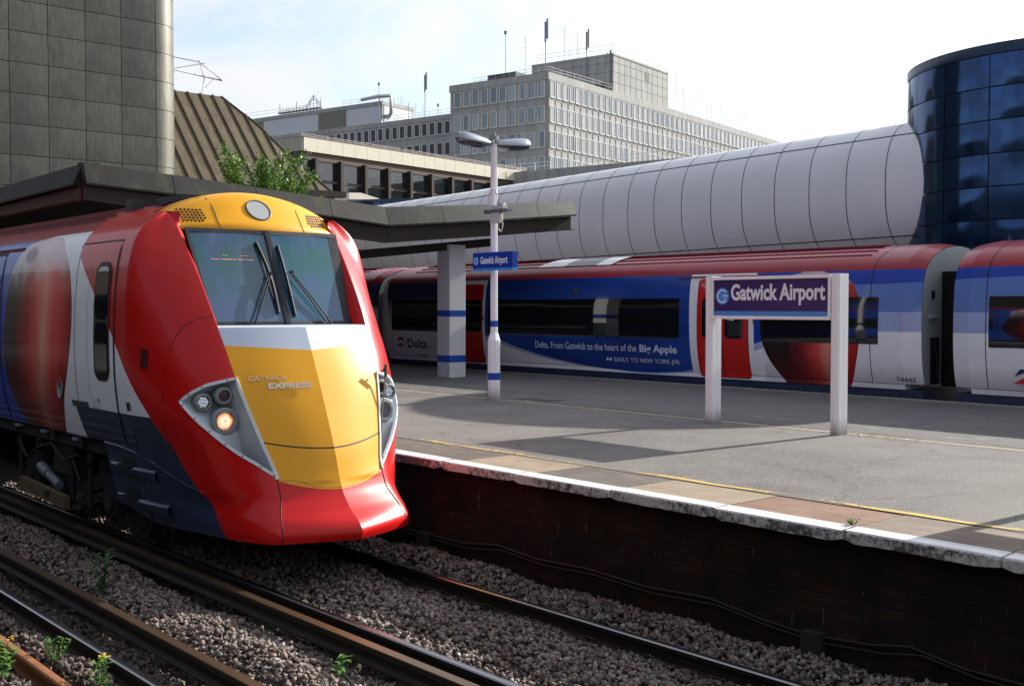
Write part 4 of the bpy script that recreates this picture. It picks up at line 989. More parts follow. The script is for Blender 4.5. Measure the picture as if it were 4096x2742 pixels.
def widget(t, x, z, s):
    g = MB(); y = FY-PW(z+.2)-.009
    g.add([(x, y, z+s*.35), (x+s*.5, y, z+s), (x+s*.5, y, z+s*.56)], [(0, 1, 2)]); g.add([(x+s, y, z+s*.35), (x+s*.5, y, z+s*.56), (x+s*.5, y, z+s)], [(0, 1, 2)])
    g.add([(x-s*.05, y, z+.0), (x+s*.5, y, z+s*.30), (x+s*1.05, y, z+.0)], [(0, 1, 2)], 1); g.build('airline_mark', [mat('vinyl_navy', (.015, .05, .22), .5), mat('vinyl_red', (.5, .02, .02), .5)], t)
widget(ca, -26.92, 1.42, .36)
g = MB(); y = FY-PW(1.55)-.009
for r0, a0, a1, n in ((.20, -.5, 1.9, 9), (.27, .2, 2.4, 9), (.13, 2.6, 5.6, 10)):
    for k in range(n):
        a = lerp(a0, a1, k/(n-1)); g.box(-25.32+r0*math.cos(a)-.011, -25.32+r0*math.cos(a)+.011, y-.001, y, 1.55+r0*math.sin(a)-.011, 1.55+r0*math.sin(a)+.011)
g.build('partner_mark', tg_, ca)
# solar film like cover on the roof of the long carriage
def f_cov(nt, P, b):
    X, Y, Z = SEP(nt, P); d = AND(nt, GT(nt, X, -20.35), GT(nt, -19.25, X)); return MIX(nt, d, (.52, .53, .55), (.07, .08, .10))
g = MB(); rr = []
for w_ in np.linspace(-.98, -.35, 6): 
    z = 3.775-.26*(abs(w_)/1.02)**2.1; e = (w_+.98)*.5; rr.append([(-21.35+e, FY+w_, z), (-20.2, FY+w_, z), (-18.75+e*.4, FY+w_, z)])
g.rings(rr, 0, False, False, True); g.build('roof_panel', mat('roof_panel', rough=.35, metal=.3, fn=f_cov), ca)
cbb = car('B', -9.72, 6.5, 'far carriage with a red and blue triangle mark at the right edge')
cwin(cbb, -9.36, -3.5); widget(cbb, -8.93, 1.27, .34); cdoor(cbb, -2.9, -1.5)
stext('Delta', -8.45, 1.27, .34, .9, mat('vinyl_navy'), cbb, bold=.006)
cc = car('C', -45.5, -28.35, 'carriage at the far platform mostly hidden behind the near train and in deep shade')
cwin(cc, -44, -30.4); cdoor(cc, -30.2, -29.3)
#@@ CANOPY OVER THE ISLAND PLATFORM
def f_fas(nt, P, b):
    n = NOI(nt, P, 1.6, 7, .65); X, Y, Z = SEP(nt, P)
    c = RAMP(nt, n, [(.3, (.009, .008, .007)), (.55, (.017, .0155, .013)), (.75, (.032, .028, .022))])
    m = NOI(nt, SCALEV(nt, P, (2, 2, .6)), 1.3, 5, .7)
    return MIX(nt, M(nt, 'MULTIPLY', RAMP(nt, m, [(.52, 0.), (.68, 1.)]), .5), c, (.05, .06, .018))
fas = mat('fascia_metal', rough=.6, fn=f_fas, bump=(9, .3, .01))
fgreen = mat('fascia_green', (.014, .018, .0155), .5, noise=(3, .25))
beamm = mat('painted_beam', (.032, .023, .018), .6, noise=(3, .35), bump=(20, .2, .005))
soff = mat('soffit', (.03, .025, .022), .8, noise=(3, .3))
can = thing('canopy', 'dark brown gull wing canopy over the island platform with a deep folded fascia', 'canopy', (-21, 13, .915))
XF = -20.
prof = [(7.27, 5.10, 4.70, 4.42), (9.28, 4.985, 4.59, 4.25), (11.4, 4.84, 4.44, 4.07), (13.63, 4.68, 4.26, 3.90), (16.4, 4.89, 4.50, 4.15), (19.1, 5.12, 4.765, 4.415)]
def pz(y, k): return float(np.interp(y, [p[0] for p in prof], [p[k] for p in prof]))
# front fascia: upper tray, sloping back at the top
g = MB(); ys = [7.27, 8.9, 10.6, 12.25, 13.63]; ys2 = [13.63, 15.1, 16.6, 17.9, 19.1]
for seg in (ys, ys2):
    for a, b in zip(seg, seg[1:]):
        d = .006; mi = 1 if a > 15 else 0
        A_ = [(XF-.30, a+d, pz(a, 1)+.0), (XF-.02, a+d, pz(a, 1)-.02), (XF+.13, a+d, pz(a, 2)+.02), (XF+.13, a+d, pz(a, 2)-.015), (XF-.2, a+d, pz(a, 2)-.015)]
        B_ = [(XF-.30, b-d, pz(b, 1)), (XF-.02, b-d, pz(b, 1)-.02), (XF+.13, b-d, pz(b, 2)+.02), (XF+.13, b-d, pz(b, 2)-.015), (XF-.2, b-d, pz(b, 2)-.015)]
        g.rings([A_, B_], mi, True, True, False)
g.build('fascia', [fas, fgreen], can)
g = MB()
for a, b in ((7.27, 10.4), (10.41, 13.63), (13.635, 16.5), (16.51, 19.0)):
    for dx, w_ in ((0, .03),):
        A_ = [(XF+dx-w_, a, pz(a, 2)-.02), (XF+dx+.02, a, pz(a, 2)-.02), (XF+dx+.02, a, pz(a, 3)+.02), (XF+dx+.14, a, pz(a, 3)+.02), (XF+dx+.14, a, pz(a, 3)), (XF+dx-w_, a, pz(a, 3))]
        B_ = [(x, b, z+pz(b, 2)-pz(a, 2) if i < 2 else z+pz(b, 3)-pz(a, 3)) for i, (x, _, z) in enumerate(A_)]
        g.rings([A_, B_], 0, True, True, False)
for y in (12.1, 12.25):
    for z in (.08, .30): g.tube((XF+.02, y, pz(y, 3)+z), (XF+.045, y, pz(y, 3)+z), .022, 8)
g.box(XF+.021, XF+.03, 12.02, 12.33, pz(12.2, 3)+.03, pz(12.2, 3)+.35)
g.build('edge_beam', beamm, can)
# side fascia along the near platform edge
sp = [(-20.16, 5.10, 4.70, 4.42), (-25, 5.05, 4.66, 4.38), (-34, 4.98, 4.60, 4.32), (-62, 4.85, 4.5, 4.2)]
g = MB(); g2 = MB()
for i in range(14):
    a = -20.16-3*i; b = a-2.988
    f = lambda x, k: float(np.interp(-x, [-s[0] for s in sp], [s[k] for s in sp]))
    g.rings([[(x, 7.60, f(x, 1)), (x, 7.32, f(x, 1)-.02), (x, 7.14, f(x, 2)+.02), (x, 7.14, f(x, 2)-.015), (x, 7.5, f(x, 2)-.015)] for x in (a, b)], 0, True, True, False)
    g2.rings([[(x, 7.30, f(x, 2)-.02), (x, 7.25, f(x, 2)-.02), (x, 7.25, f(x, 3)+.02), (x, 7.13, f(x, 3)+.02), (x, 7.13, f(x, 3)), (x, 7.30, f(x, 3))] for x in (a, b)], 0, True, True, False)
g.build('side_fascia', fas, can); g2.build('side_beam', mat('rust_beam', (.085, .035, .022), .65, noise=(2.5, .45)), can)
# roof decks and soffits
g = MB()
for (y0, k0), (y1, k1) in (((7.5, 1), (13.63, 1)), ((13.63, 1), (19.0, 1))):
    for zo in (-.06, -.42):
        g.add([(XF-.04, y0, pz(y0, 1)+zo), (XF-.04, y1, pz(y1, 1)+zo), (-62, y1, pz(y1, 1)+zo), (-62, y0, pz(y0, 1)+zo)], [(0, 1, 2, 3)])
g.build('roof_deck', soff, can)
for x in (-21.0, -29, -37, -45, -53):
    g = MB(); A_ = [(x, 9.6, 3.86), (x, 12.98, 3.60), (x, 13.63, 3.60), (x, 17.35, 4.0)]
    vs = [(xx, y, z+dz) for xx in (x-.14, x+.14) for (_, y, z) in A_ for dz in (0, .19)]
    g.add([(xx, y, z+dz) for (_, y, z) in A_ for xx, dz in ((x-.14, 0), (x+.14, 0), (x+.14, .19), (x-.14, .19))], [(4*i+a, 4*i+b, 4*i+4+b, 4*i+4+a) for i in range(3) for a, b in ((0, 1), (1, 2), (2, 3), (3, 0))]+[(3, 2, 1, 0), (12, 13, 14, 15)])
    g.build('cross_beam', mat('dark_beam', (.03, .026, .023), .7, noise=(3, .3)), can)
# columns
def f_colm(nt, P, b):
    X, Y, Z = SEP(nt, P); c = MIX(nt, 0., (.62, .62, .62), (.6, .6, .6))
    s = NOI(nt, P, 9, 6, .7); low = GT(nt, 1.3, Z, .4)
    c = MIX(nt, M(nt, 'MULTIPLY', M(nt, 'MULTIPLY', RAMP(nt, s, [(.5, 0.), (.62, 1.)]), low), .55), c, (.28, .27, .22))
    st = NOI(nt, SCALEV(nt, P, (6, 6, .4)), 2, 4); return MIX(nt, M(nt, 'MULTIPLY', RAMP(nt, st, [(.5, 0.), (.75, 1.)]), .3), c, (.42, .42, .42))
colm = mat('column_paint', rough=.5, fn=f_colm)
def column(x, y, label):
    t = thing('canopy_column', label, 'column', (x, y, .915), 'white columns with blue bands')
    g = MB(); h = .238; z1 = 3.98
    for a, b in ((.917, 1.27), (1.43, 2.33), (2.47, z1)):
        c = .012; r4 = [(x-h+c, y-h), (x+h-c, y-h), (x+h, y-h+c), (x+h, y+h-c), (x+h-c, y+h), (x-h+c, y+h), (x-h, y+h-c), (x-h, y-h+c)]
        g.rings([[(p[0], p[1], z) for p in r4] for z in (a, b)], 0, True, True, False)
    g.build('shaft', colm, t)
    for a, b in ((1.27, 1.43), (2.33, 2.47)):
        g = MB(); h2 = h+.002; c = .012; r4 = [(x-h2+c, y-h2), (x+h2-c, y-h2), (x+h2, y-h2+c), (x+h2, y+h2-c), (x+h2-c, y+h2), (x-h2+c, y+h2), (x-h2, y+h2-c), (x-h2, y-h2+c)]
        g.rings([[(p[0], p[1], z) for p in r4] for z in (a, b)], 0, True, True, False); g.build('blue_band', bluep, t)
    return t
column(-21.0, 16.14, 'square white column with two blue bands in front of the dark carriage')
column(-21.0, 10.6, 'square white column with blue bands hidden behind the near train')
#@@ LAMP POST WITH SIGN
def f_post(nt, P, b):
    X, Y, Z = SEP(nt, P); n = NOI(nt, SCALEV(nt, P, (1, 1, .4)), 16, 6, .7); m = NOI(nt, P, 45, 4, .7)
    foot = M(nt, 'MULTIPLY', GT(nt, 1.16, M(nt, 'ADD', Z, M(nt, 'MULTIPLY', n, .25)), .22), .8)
    c = MIX(nt, M(nt, 'MULTIPLY', RAMP(nt, n, [(.45, 0.), (.8, 1.)]), .14), (.86, .85, .85), (.5, .48, .45))
    c = MIX(nt, foot, c, (.20, .175, .15))
    return MIX(nt, M(nt, 'MULTIPLY', GT(nt, m, .74, .03), .7), c, (.22, .14, .09))
def glogo(t, c, ex, ez, r):
    ex = Vector(ex).normalized(); ez = Vector(ez).normalized(); n_ = ex.cross(ez); g = MB(); c = Vector(c)
    g.add([c+ex*math.cos(a)*r*.98+ez*math.sin(a)*r for a in np.linspace(0, 6.283, 41)[:-1]], [tuple(range(40))]); g.build('emblem', mat('sign_light_blue', (.05, .27, .72), .35), t)
    g = MB(); a0, a1 = .75, 5.55; n = 26; o = n_*.0015
    ri = [[c+o+(ex*math.cos(a)+ez*math.sin(a))*r*q for q in (.64, .80)] for a in np.linspace(a0, a1, n)]
    g.rings(ri, 0, False, False, False)
    g.add([c+o+ex*r*u+ez*r*v for u, v in ((.0, .12), (.78, .12), (.78, -.0), (.35, -.02), (.0, -.02))], [(4, 3, 2, 1, 0)][::-1])
    g.add([c+o+ex*r*u+ez*r*v for u, v in ((.78, .1), (.60, .02), (.12, -.62), (.30, -.28), (.28, -.50))], [(0, 1, 3, 2, 4)][:0]+[(0, 1, 2), (0, 2, 4)])
    g.build('emblem_letter', mat('sign_white', (.75, .77, .8), .4), t)
lp = thing('lamp_post', 'white twin headed lamp post with blue bands in the middle of the platform', 'lamp post', (-15.5, 12.87, .915))
lx, ly = -15.505, 12.87
def ngon(r, n, z, rot=0): return [(lx+r*math.cos(2*math.pi*(k+.5)/n+rot), ly+r*math.sin(2*math.pi*(k+.5)/n+rot), z) for k in range(n)]
g = MB(); g.rings([ngon(.113, 8, z) for z in (.915, 1.26)]+[ngon(.113, 8, 1.26)], 0, True, False, False)
g.rings([ngon(.113, 8, 1.26), ngon(.113, 8, 1.385)], 1, True, False, False)
g.rings([ngon(.113, 8, 1.385), ngon(.113, 8, 1.96), ngon(.07, 8, 2.10)], 0, True, False, False)
g.rings([ngon(.066, 8, 2.10), ngon(.066, 8, 2.20)], 0, True, False, False); g.rings([ngon(.0665, 8, 2.20), ngon(.0665, 8, 2.31)], 1, True, False, False)
g.rings([ngon(.066, 8, 2.31), ngon(.062, 8, 5.50)], 0, True, True, False)
g.build('post', [mat('post_white', rough=.45, fn=f_post), bluep], lp)
g = MB(); g.tube((lx, ly, 5.50), (lx, ly, 5.57), .075, 12); g.tube((lx, ly, 5.57), (lx, ly, 5.62), .03, 8); g.tube((lx-.1, ly, 5.46), (lx+.1, ly, 5.46), .035, 8); g.build('post_cap', mat('cap_grey', (.25, .26, .27), .5), lp); g = MB(); g.tube((lx-.15, ly-.02, .92), (lx-.15+.0, ly-.02, 1.8), .012, 6); g.build('conduit', mat('cap_grey'), lp)
lampal = mat('lamp_alloy', (.30, .33, .37), .28, .75, noise=(5, .15), coat=.3)
for s, ang in ((-1, -.12), (1, .32)):
    g = MB(); d = Vector((.05*s, s*1., 0)).normalized(); side = Vector((0, 0, 1)).cross(d); rr = []
    tilt = .06
    L_ = .74
    for f, w_, ht, zb in ((0, .06, .07, 0), (.06, .085, .10, -.01), (.25, .12, .13, -.03), (.5, .155, .165, -.05), (.75, .165, .18, -.06), (.9, .14, .165, -.055), (.98, .08, .11, -.04), (1., .02, .03, .0)):
        c = Vector((lx, ly, 5.42))+d*(.06+f*L_)+Vector((0, 0, f*.06+zb*.4))
        ht *= .8; w_ *= .85
        rr.append([c+side*(math.cos(a)*w_)+Vector((0, 0, (math.sin(a)*ht if math.sin(a) > 0 else math.sin(a)*ht*.45))) for a in np.linspace(0, 2*math.pi, 21)[:-1]])
    g.rings(rr, 0, True, True, True)
    ho = g.build('lamp_head', lampal, lp)
    g = MB(); rr = []
    for f, w_ in ((.30, .09), (.5, .125), (.75, .135), (.92, .08)):
        c = Vector((lx, ly, 5.42))+d*(.06+f*L_)+Vector((0, 0, f*.06-.045-.03*math.sin(f*3)))
        rr.append([c+side*(math.cos(a)*w_)+Vector((0, 0, -abs(math.sin(a))*.035)) for a in np.linspace(math.pi, 2*math.pi, 9)])
    g.rings(rr, 0, False, False, True); g.build('lamp_glass', mat('lamp_glass', (.12, .12, .13), .15, coat=1.), ho)
# camera-like bracket box on the post
br = thing('bracket_light', 'small grey fitting with a looped white cable clamped to the lamp post', 'light fitting', (lx, ly, 4.2))
g = MB(); g.box(lx-.09, lx+.52, ly-.16, ly-.02, 4.215, 4.255); g.box(lx-.09, lx-.07, ly-.16, ly+.1, 4.20, 4.27); g.build('bracket', mat('galvanised', (.16, .19, .20), .5, .5, noise=(12, .3)), br)
g = MB(); g.box(lx+.08, lx+.40, ly-.14, ly-.03, 4.258, 4.33); g.tube((lx+.30, ly-.085, 4.335), (lx+.30, ly-.085, 4.37), .07, 14); g.box(lx+.05, lx+.30, ly-.14, ly-.04, 4.02, 4.212); g.build('housing', mat('pale_plastic', (.5, .5, .48), .5, noise=(15, .15)), br, bevel=.008)
g = MB(); g.path([(lx-.05, ly-.08, 4.30), (lx-.03, ly-.1, 4.52), (lx+.06, ly-.1, 4.62), (lx+.16, ly-.1, 4.60), (lx+.21, ly-.1, 4.48), (lx+.20, ly-.1, 4.34)], .014, 8)
g.path([(lx+.32, ly-.1, 4.21), (lx+.36, ly-.1, 4.0), (lx+.32, ly-.1, 3.86), (lx+.25, ly-.1, 3.9), (lx+.24, ly-.1, 4.05), (lx+.3, ly-.1, 4.2)], .012, 8); g.build('cable', mat('white_cable', (.62, .61, .58), .5), br)
# name sign on the post
sgb = mat('sign_blue', (.010, .045, .33), .35, noise=(4, .08)); sgw = mat('sign_white')
ps = thing('post_sign', 'bright blue station name sign fixed to the lamp post', 'sign', (lx, ly-.12, 3.2), 'station name signs')
g = MB(); g.box(-15.87, -14.78, 12.68, 12.80, 3.235, 3.505); g.box(-15.865, -14.785, 12.685, 12.795, 3.506, 3.512); g.build('sign_box', sgb, ps, bevel=.004)
g = MB(); g.box(-15.873, -14.777, 12.676, 12.804, 3.195, 3.234); g.box(lx-.08, lx+.08, 12.80, 12.86, 3.22, 3.26); g.build('light_stripe', mat('sign_light_blue'), ps)
text('lettering', 'Gatwick Airport', .175, (-15.655, 12.678, 3.315), (1, 0, 0), (0, 0, 1), sgw, ps, width=.74, bold=.004)
glogo(ps, (-15.77, 12.676, 3.365), (1, 0, 0), (0, 0, 1), .075)
# big platform sign on two posts
bs = thing('station_sign', 'large dark blue station name sign between two thick white posts', 'sign', (-9.35, 12.66, .915), 'station name signs')
def signpost(x, parent, zt=2.985):
    g = MB(); hw, hd = .06, .10; y = 12.66
    sec = [(x-hw, y-hd+.0), (x-hw*.6, y-hd-.018), (x, y-hd-.024), (x+hw*.6, y-hd-.018), (x+hw, y-hd+.01), (x+hw, y-.005), (x+hw-.006, y-.002), (x+hw-.006, y+.002), (x+hw, y+.005), (x+hw, y+hd), (x, y+hd+.02), (x-hw, y+hd)]
    g.rings([[(a, b, z) for a, b in sec] for z in (.916, zt)], 0, True, True, False)
    return g.build('post', mat('post_paint', (.8, .79, .8), .4, fn=f_post), parent, smooth=False)
signpost(-10.37, bs); signpost(-8.31, bs)
g = MB(); y0 = 12.56
x0, x1 = -10.305, -8.375
g.box(x0, x1, y0-.03, y0+.10, 2.93, 2.972); g.box(x0, x1, y0-.03, y0+.10, 2.388, 2.432); g.box(x0, x0+.03, y0-.03, y0+.10, 2.434, 2.928); g.box(x1-.03, x1, y0-.03, y0+.10, 2.434, 2.928)
g.build('frame', mat('post_paint'), bs, bevel=.003)
g = MB(); g.box(x0+.03, x1-.03, y0-.004, y0+.08, 2.434, 2.928); g.build('board', mat('sign_navy', (.022, .012, .11), .35, noise=(3, .1)), bs)
g = MB(); g.box(x0+.03, x1-.03, y0-.008, y0-.005, 2.436, 2.498); g.build('light_stripe', mat('sign_stripe', (.06, .24, .60), .4), bs)
text('lettering', 'Gatwick Airport', .30, (-9.98, y0-.009, 2.655), (1, 0, 0), (0, 0, 1), sgw, bs, width=1.52, bold=.009)
glogo(bs, (-10.125, y0-.009, 2.705), (1, 0, 0), (0, 0, 1), .118)
bs2 = dup(bs, (-9.35+6.35, 12.66-1.80, .915), 'station name sign just outside the right edge of the photo')
g = MB(); rl_ = random.Random(9)
for k in range(150):
    x = rl_.choice([rl_.gauss(-8.9, .5), rl_.gauss(-7.9, .35), rl_.uniform(-18, -4)]); y = 12.78+rl_.gauss(0, .07); a = rl_.uniform(0, 6.28); s = rl_.uniform(.01, .032)
    g.add([(x+s*math.cos(a+q)*(1 if i % 2 else .5), y+s*math.sin(a+q)*(1 if i % 2 else .5), .918+rl_.uniform(.0, .012)) for i, q in enumerate((0, 1.57, 3.14, 4.71))], [(0, 1, 2, 3)], 0 if rl_.random() < .75 else 1)
o = g.build('leaf_litter', [mat('dry_leaf', (.42, .24, .06), .7, noise=(40, .4)), mat('pale_litter', (.55, .55, .50), .6)]); struct(o, 'stuff'); o['label'] = 'fallen yellow leaves and scraps along the drain strip'; o['category'] = 'litter'
dc = thing('drain_cover', 'small slotted drain cover in the platform right of the lamp post', 'drain cover', (-14.9, 13.45, .915))
g = MB(); g.box(-15.3, -14.5, 13.25, 13.65, .9155, .921); g.build('frame', mat('cast_iron', (.035, .033, .03), .6, .4, noise=(20, .4)), dc)
g = MB()
for k in range(12): g.box(-15.26+k*.063, -15.225+k*.063, 13.28, 13.62, .9215, .927)
g.build('grating', mat('cast_iron_worn', (.13, .125, .12), .5, .5), dc)['kind'] = 'stuff'
#@@ WHITE TUBE BRIDGE
tubem = mat('tube_panel', (.80, .80, .82), .42, coat=.15, noise=(1.3, .09, (1, 1, .25)), bump=(.8, .25, .02))
jointm = mat('joint_black', (.02, .02, .025), .6)
tb = thing('tube_bridge', 'long white panelled tube shaped walkway running to the blue glass drum', 'walkway', (-30, 27.2, 4))
def tsec(x, off=0., n=44):
    f = (-14.6-x)/23.; yc = 27.0+1.28*f; zc = 5.58-.22*f; out = []
    for k in range(n):
        a = 2*math.pi*k/n; c, s = math.cos(a), math.sin(a); e = 2/2.5
        out.append((x, yc+(1.50+off)*math.copysign(abs(c)**e, c), zc+(1.70+off)*math.copysign(abs(s)**e, s)))
    return out
g = MB(); g.rings([tsec(x) for x in np.linspace(-13.8, -62, 40)], 0, True, True, True); g.build('skin', tubem, tb)
g = MB(); jx0 = -15.5; 
for k in range(38):
    x = jx0-1.165*k; g.rings([tsec(x-.012, .004), tsec(x+.012, .004)], 0, True, False, True)
def seam(zz, dz):
    rr = []
    for x in np.linspace(-13.8, -61, 30):
        f = (-14.6-x)/23.; yc = 27.0+1.28*f; zc = 5.58-.22*f; s = min(1, abs(zz)/1.70); c = (1-s**2.5)**(1/2.5); y = yc-1.505*c
        rr.append([(x, y-.004, zc+zz-.013), (x, y-.004, zc+zz+.013)])
    g.rings(rr, 0, False, False, True, flip=True)
seam(1.26, 0); seam(-1.26, 0)
g.build('panel_joint', jointm, tb)
g = MB()
for x in (-26, -40, -54): g.tube((x, 27.9, -.2), (x, 27.9, 4.3), .35, 16)
g.build('support', mat('plain_concrete', (.3, .3, .29), .8, noise=(3, .2)), tb)
#@@ BLUE GLASS DRUM
def f_bg(nt, P, b):
    n = NOI(nt, SCALEV(nt, P, (1.4, 1.4, .35)), 1.6, 4, .6)
    return RAMP(nt, n, [(.35, (.016, .045, .13)), (.65, (.03, .075, .19))])
def drum(cx, cy, r, z0, zt, rows, npan, a0, label, cap=True):
    t = thing('glass_drum', label, 'building', (cx, cy, 0))
    gm = mat('blue_glass', rough=.10, metal=.75, coat=0., fn=f_bg, spec=.8)
    g = MB(); rr_ = random.Random(3); lv = rows
    for k in range(npan):
        b0, b1 = a0+2*math.pi*k/npan, a0+2*math.pi*(k+1)/npan; gp = .012/r
        for zl, zh in zip(lv, lv[1:]):
            # each pane bows a little and leans a little
            bow = rr_.uniform(-.006, .022); tl = rr_.uniform(-.012, .012); ty = rr_.uniform(-.010, .010); rr = []
            for v in np.linspace(0, 1, 7):
                z = lerp(zl+.014, zh-.014, v); row = []
                for u in np.linspace(0, 1, 9):
                    a = lerp(b0+gp, b1-gp, u); q = r+bow*math.sin(math.pi*u)*math.sin(math.pi*v)+tl*(v-.5)+ty*(u-.5); row.append((cx+q*math.cos(a), cy+q*math.sin(a), z))
                rr.append(row)
            g.rings(rr, 0, False, False, True)
    g.build('glass_skin', gm, t)
    g = MB(); n = npan*4; rg = lambda q, z: [(cx+q*math.cos(2*math.pi*k/n), cy+q*math.sin(2*math.pi*k/n), z) for k in range(n)]
    g.rings([rg(r-.035, z0), rg(r-.035, zt-.01)], 0, True, True, True); g.build('core', jointm, t)
    g = MB(); g.rings([rg(r+.0, lv[-1]+.012), rg(r+.012, zt), rg(r-.2, zt), rg(r-.2, zt-.3)], 0, True, False, True); g.build('parapet', mat('blue_parapet', (.03, .05, .085), .35, .5, noise=(5, .2)), t)
    return t
D0 = (-12.4, 28.6)
ap = math.atan2(26.8-28.6, -15.6+12.4)   # angle of the tangent panel edge
drum(D0[0], D0[1], 3.72, -.2, 8.46, [.1, .83, 1.56, 2.3, 3.03, 3.77, 4.51, 5.26, 6.0, 6.75, 7.49, 8.22], 19, ap+R(21.0), 'tall dark blue glass drum rising at the right edge behind the carriages')
d2 = drum(-47.5, 34.0, 3.4, 2, 7.75, [5.2, 5.8, 6.4, 7.0, 7.6], 19, 0, 'low blue glazed drum roof behind the canopy below the brown windows')
g = MB(); g.rings([[(-49.5+x*.55, 31.8+y*.55, z) for x, y in ((-3.4, -.9), (1.6, -1.6), (3.2, .9), (-1.0, 1.6))] for z in (7.85, 7.93)]+[[(-49.5+x*.2-.3, 31.8+y*.2, 8.35) for x, y in ((-3.4, -.9), (1.6, -1.6), (3.2, .9), (-1.0, 1.6))]], 0, True, True, False)
tag(g.build('skylight', mat('cream_roof', (.5, .46, .38), .5, noise=(5, .15))), 'small cream pyramid skylight on top of the low blue drum', 'skylight')
#@@ TILED TOWER
def f_tile(nt, P, b):
    X, Y, Z = SEP(nt, P); n = NOI(nt, SCALEV(nt, P, (1, 1, .12)), 14, 5, .7); m = NOI(nt, P, .55, 5, .6)
    c = RAMP(nt, n, [(.3, (.095, .092, .074)), (.6, (.155, .148, .12)), (.8, (.21, .20, .16))])
    return MIX(nt, M(nt, 'MULTIPLY', RAMP(nt, m, [(.42, 0.), (.62, 1.)]), .5), c, (.075, .075, .064))
tile = mat('tower_tile', rough=.40, fn=f_tile, spec=.5, metal=.72)
TX = -45.; tw = thing('tiled_tower', 'tall windowless tower clad in square grey tiles with a rounded corner', 'tower', (TX-4, 14, 0))
TYE = 20.55; cr_ = 1.19; PW_ = 1.435; PH_ = 1.165
g = MB(); gj = MB()
zs_ = [11.8+PH_*k for k in range(-8, 20)]; yl = [19.36-PW_*k for k in range(0, 12)]
def tslab(y0, y1, z0, z1):
    d = .012; n = 5; rr = []
    for v in np.linspace(0, 1, n):
        rr.append([(TX+.018*math.sin(math.pi*u)*math.sin(math.pi*v), lerp(y0+d, y1-d, u), lerp(z0+d, z1-d, v)) for u in np.linspace(0, 1, n)])
    g.rings(rr, 0, False, False, True)
for z0, z1 in zip(zs_, zs_[1:]):
    for a, b in zip(yl[1:], yl): tslab(a, b, z0, z1)
    rr = []
    for z in np.linspace(z0+.012, z1-.012, 3):
        rr.append([(TX-cr_+cr_*math.cos(a), TYE-cr_+cr_*math.sin(a), z) for a in np.linspace(.01, 1.57, 16)])
    g.rings(rr, 0, False, False, True)
    for k in range(6): 
        x1 = TX-cr_-PW_*k; g.add([(x1-.012, TYE, z0+.012), (x1-PW_+.012, TYE, z0+.012), (x1-PW_+.012, TYE, z1-.012), (x1-.012, TYE, z1-.012)], [(0, 1, 2, 3)])
g.build('tile_cladding', tile, tw)
g = MB(); q = .035
sec = [(TX-q, 4.0), (TX-q, TYE-cr_)]+[(TX-cr_+(cr_-q)*math.cos(a), TYE-cr_+(cr_-q)*math.sin(a)) for a in np.linspace(0, 1.57, 8)]+[(TX-9.6, TYE-q), (TX-9.6, 4.0)]
g.rings([[(x, y, z) for x, y in sec] for z in (-.2, 33.9)], 0, True, True, False); g.build('backing_wall', jointm, tw)
#@@ COPPER ROOF
def f_cu(nt, P, b):
    n = NOI(nt, SCALEV(nt, P, (.7, 1.2, .35)), 2.2, 6, .65); m = NOI(nt, P, .5, 4)
    c = RAMP(nt, n, [(.3, (.065, .048, .028)), (.5, (.105, .078, .046)), (.72, (.15, .115, .075))])
    return MIX(nt, M(nt, 'MULTIPLY', RAMP(nt, m, [(.45, 0.), (.65, 1.)]), .45), c, (.12, .115, .045))
cu = mat('ribbed_roof', rough=.6, fn=f_cu)
rf = thing('ribbed_roof_hall', 'hall roof of brown standing seam sheets sloping down beside the tiled tower', 'building', (-53, 20, 0))
# the slope rises away from us
def rp(y, f, lift=0.): return Vector((-48-4.6*f+lift*.6, y+.0*f, 8.1+4.9*f+lift*.8))
hip = lambda f: 28.3-3.5*min(1, f/.62)*.72-(max(0, f-.62)/.38)*.75 if False else lerp(28.4, 26.15, min(1, f/.55)) if f < .55 else lerp(26.15, 25.6, (f-.55)/.45)
g = MB(); rr = []
for f in np.linspace(0, 1, 20):
    ye = float(np.interp(f, [0, .38, .72, .86, 1], [29.6, 28.2, 27.25, 26.6, 26.0])); rr.append([rp(y, f) for y in np.linspace(17, ye, 12)])
g.rings(rr, 0, False, False, False)
right = [r_[-1] for r_ in rr]; g.rings([right, [p+Vector((-12, 6, -1.0)) for p in right]], 0, False, False, False, flip=True)
top = rr[-1]; g.rings([top, [p+Vector((-9, 1.5, .05)) for p in top]], 0, False, False, False)
g.add([(-47.98, 17, -.2), (-47.98, 29.6, -.2), (-47.98, 29.6, 8.1), (-47.98, 17, 8.1)], [(0, 1, 2, 3)])
g.build('roof_sheet', cu, rf)
g = MB(); y = 17.6
while y < 29.4:
    fm = float(np.interp(y, [26.0, 26.6, 27.25, 28.2, 29.6], [1, .86, .72, .38, 0])); 
    pr_ = [rp(y, f, 0) for f in np.linspace(0, fm, 6)]
    g.rings([[p+Vector((0, -.035, 0)), p+Vector((.045, -.035, .045)), p+Vector((.045, .035, .045)), p+Vector((0, .035, 0))] for p in pr_], 0, False, False, False)
    y += .66
for a, b in zip(rr, rr[1:]): g.tube(a[-1], b[-1], .05, 6)
g.build('standing_seam', mat('seam_dark', (.035, .028, .02), .6), rf)
g = MB(); g.box(-47.9, -47.4, 17, 30, 7.85, 8.12); g.build('gutter', mat('gutter_dark', (.04, .035, .03), .6), rf)
g = MB(); T = lambda y, up, bk=0.: Vector((-52.9-bk, y, 13.0+up))
g.path([T(22.0, 1.75), T(25.0, 1.62), T(26.2, .85), T(22.0, 1.2)], .035, 6); g.path([T(22.0, 1.75), T(22.0, 1.0)], .03, 6)
for y in (22.9, 25.0): g.path([T(y, 1.70), T(y+.25, .9), T(y+.1, 0)], .03, 6); g.path([T(y+.2, .95), T(y+.8, .95), T(y+.3, .4)], .025, 6)
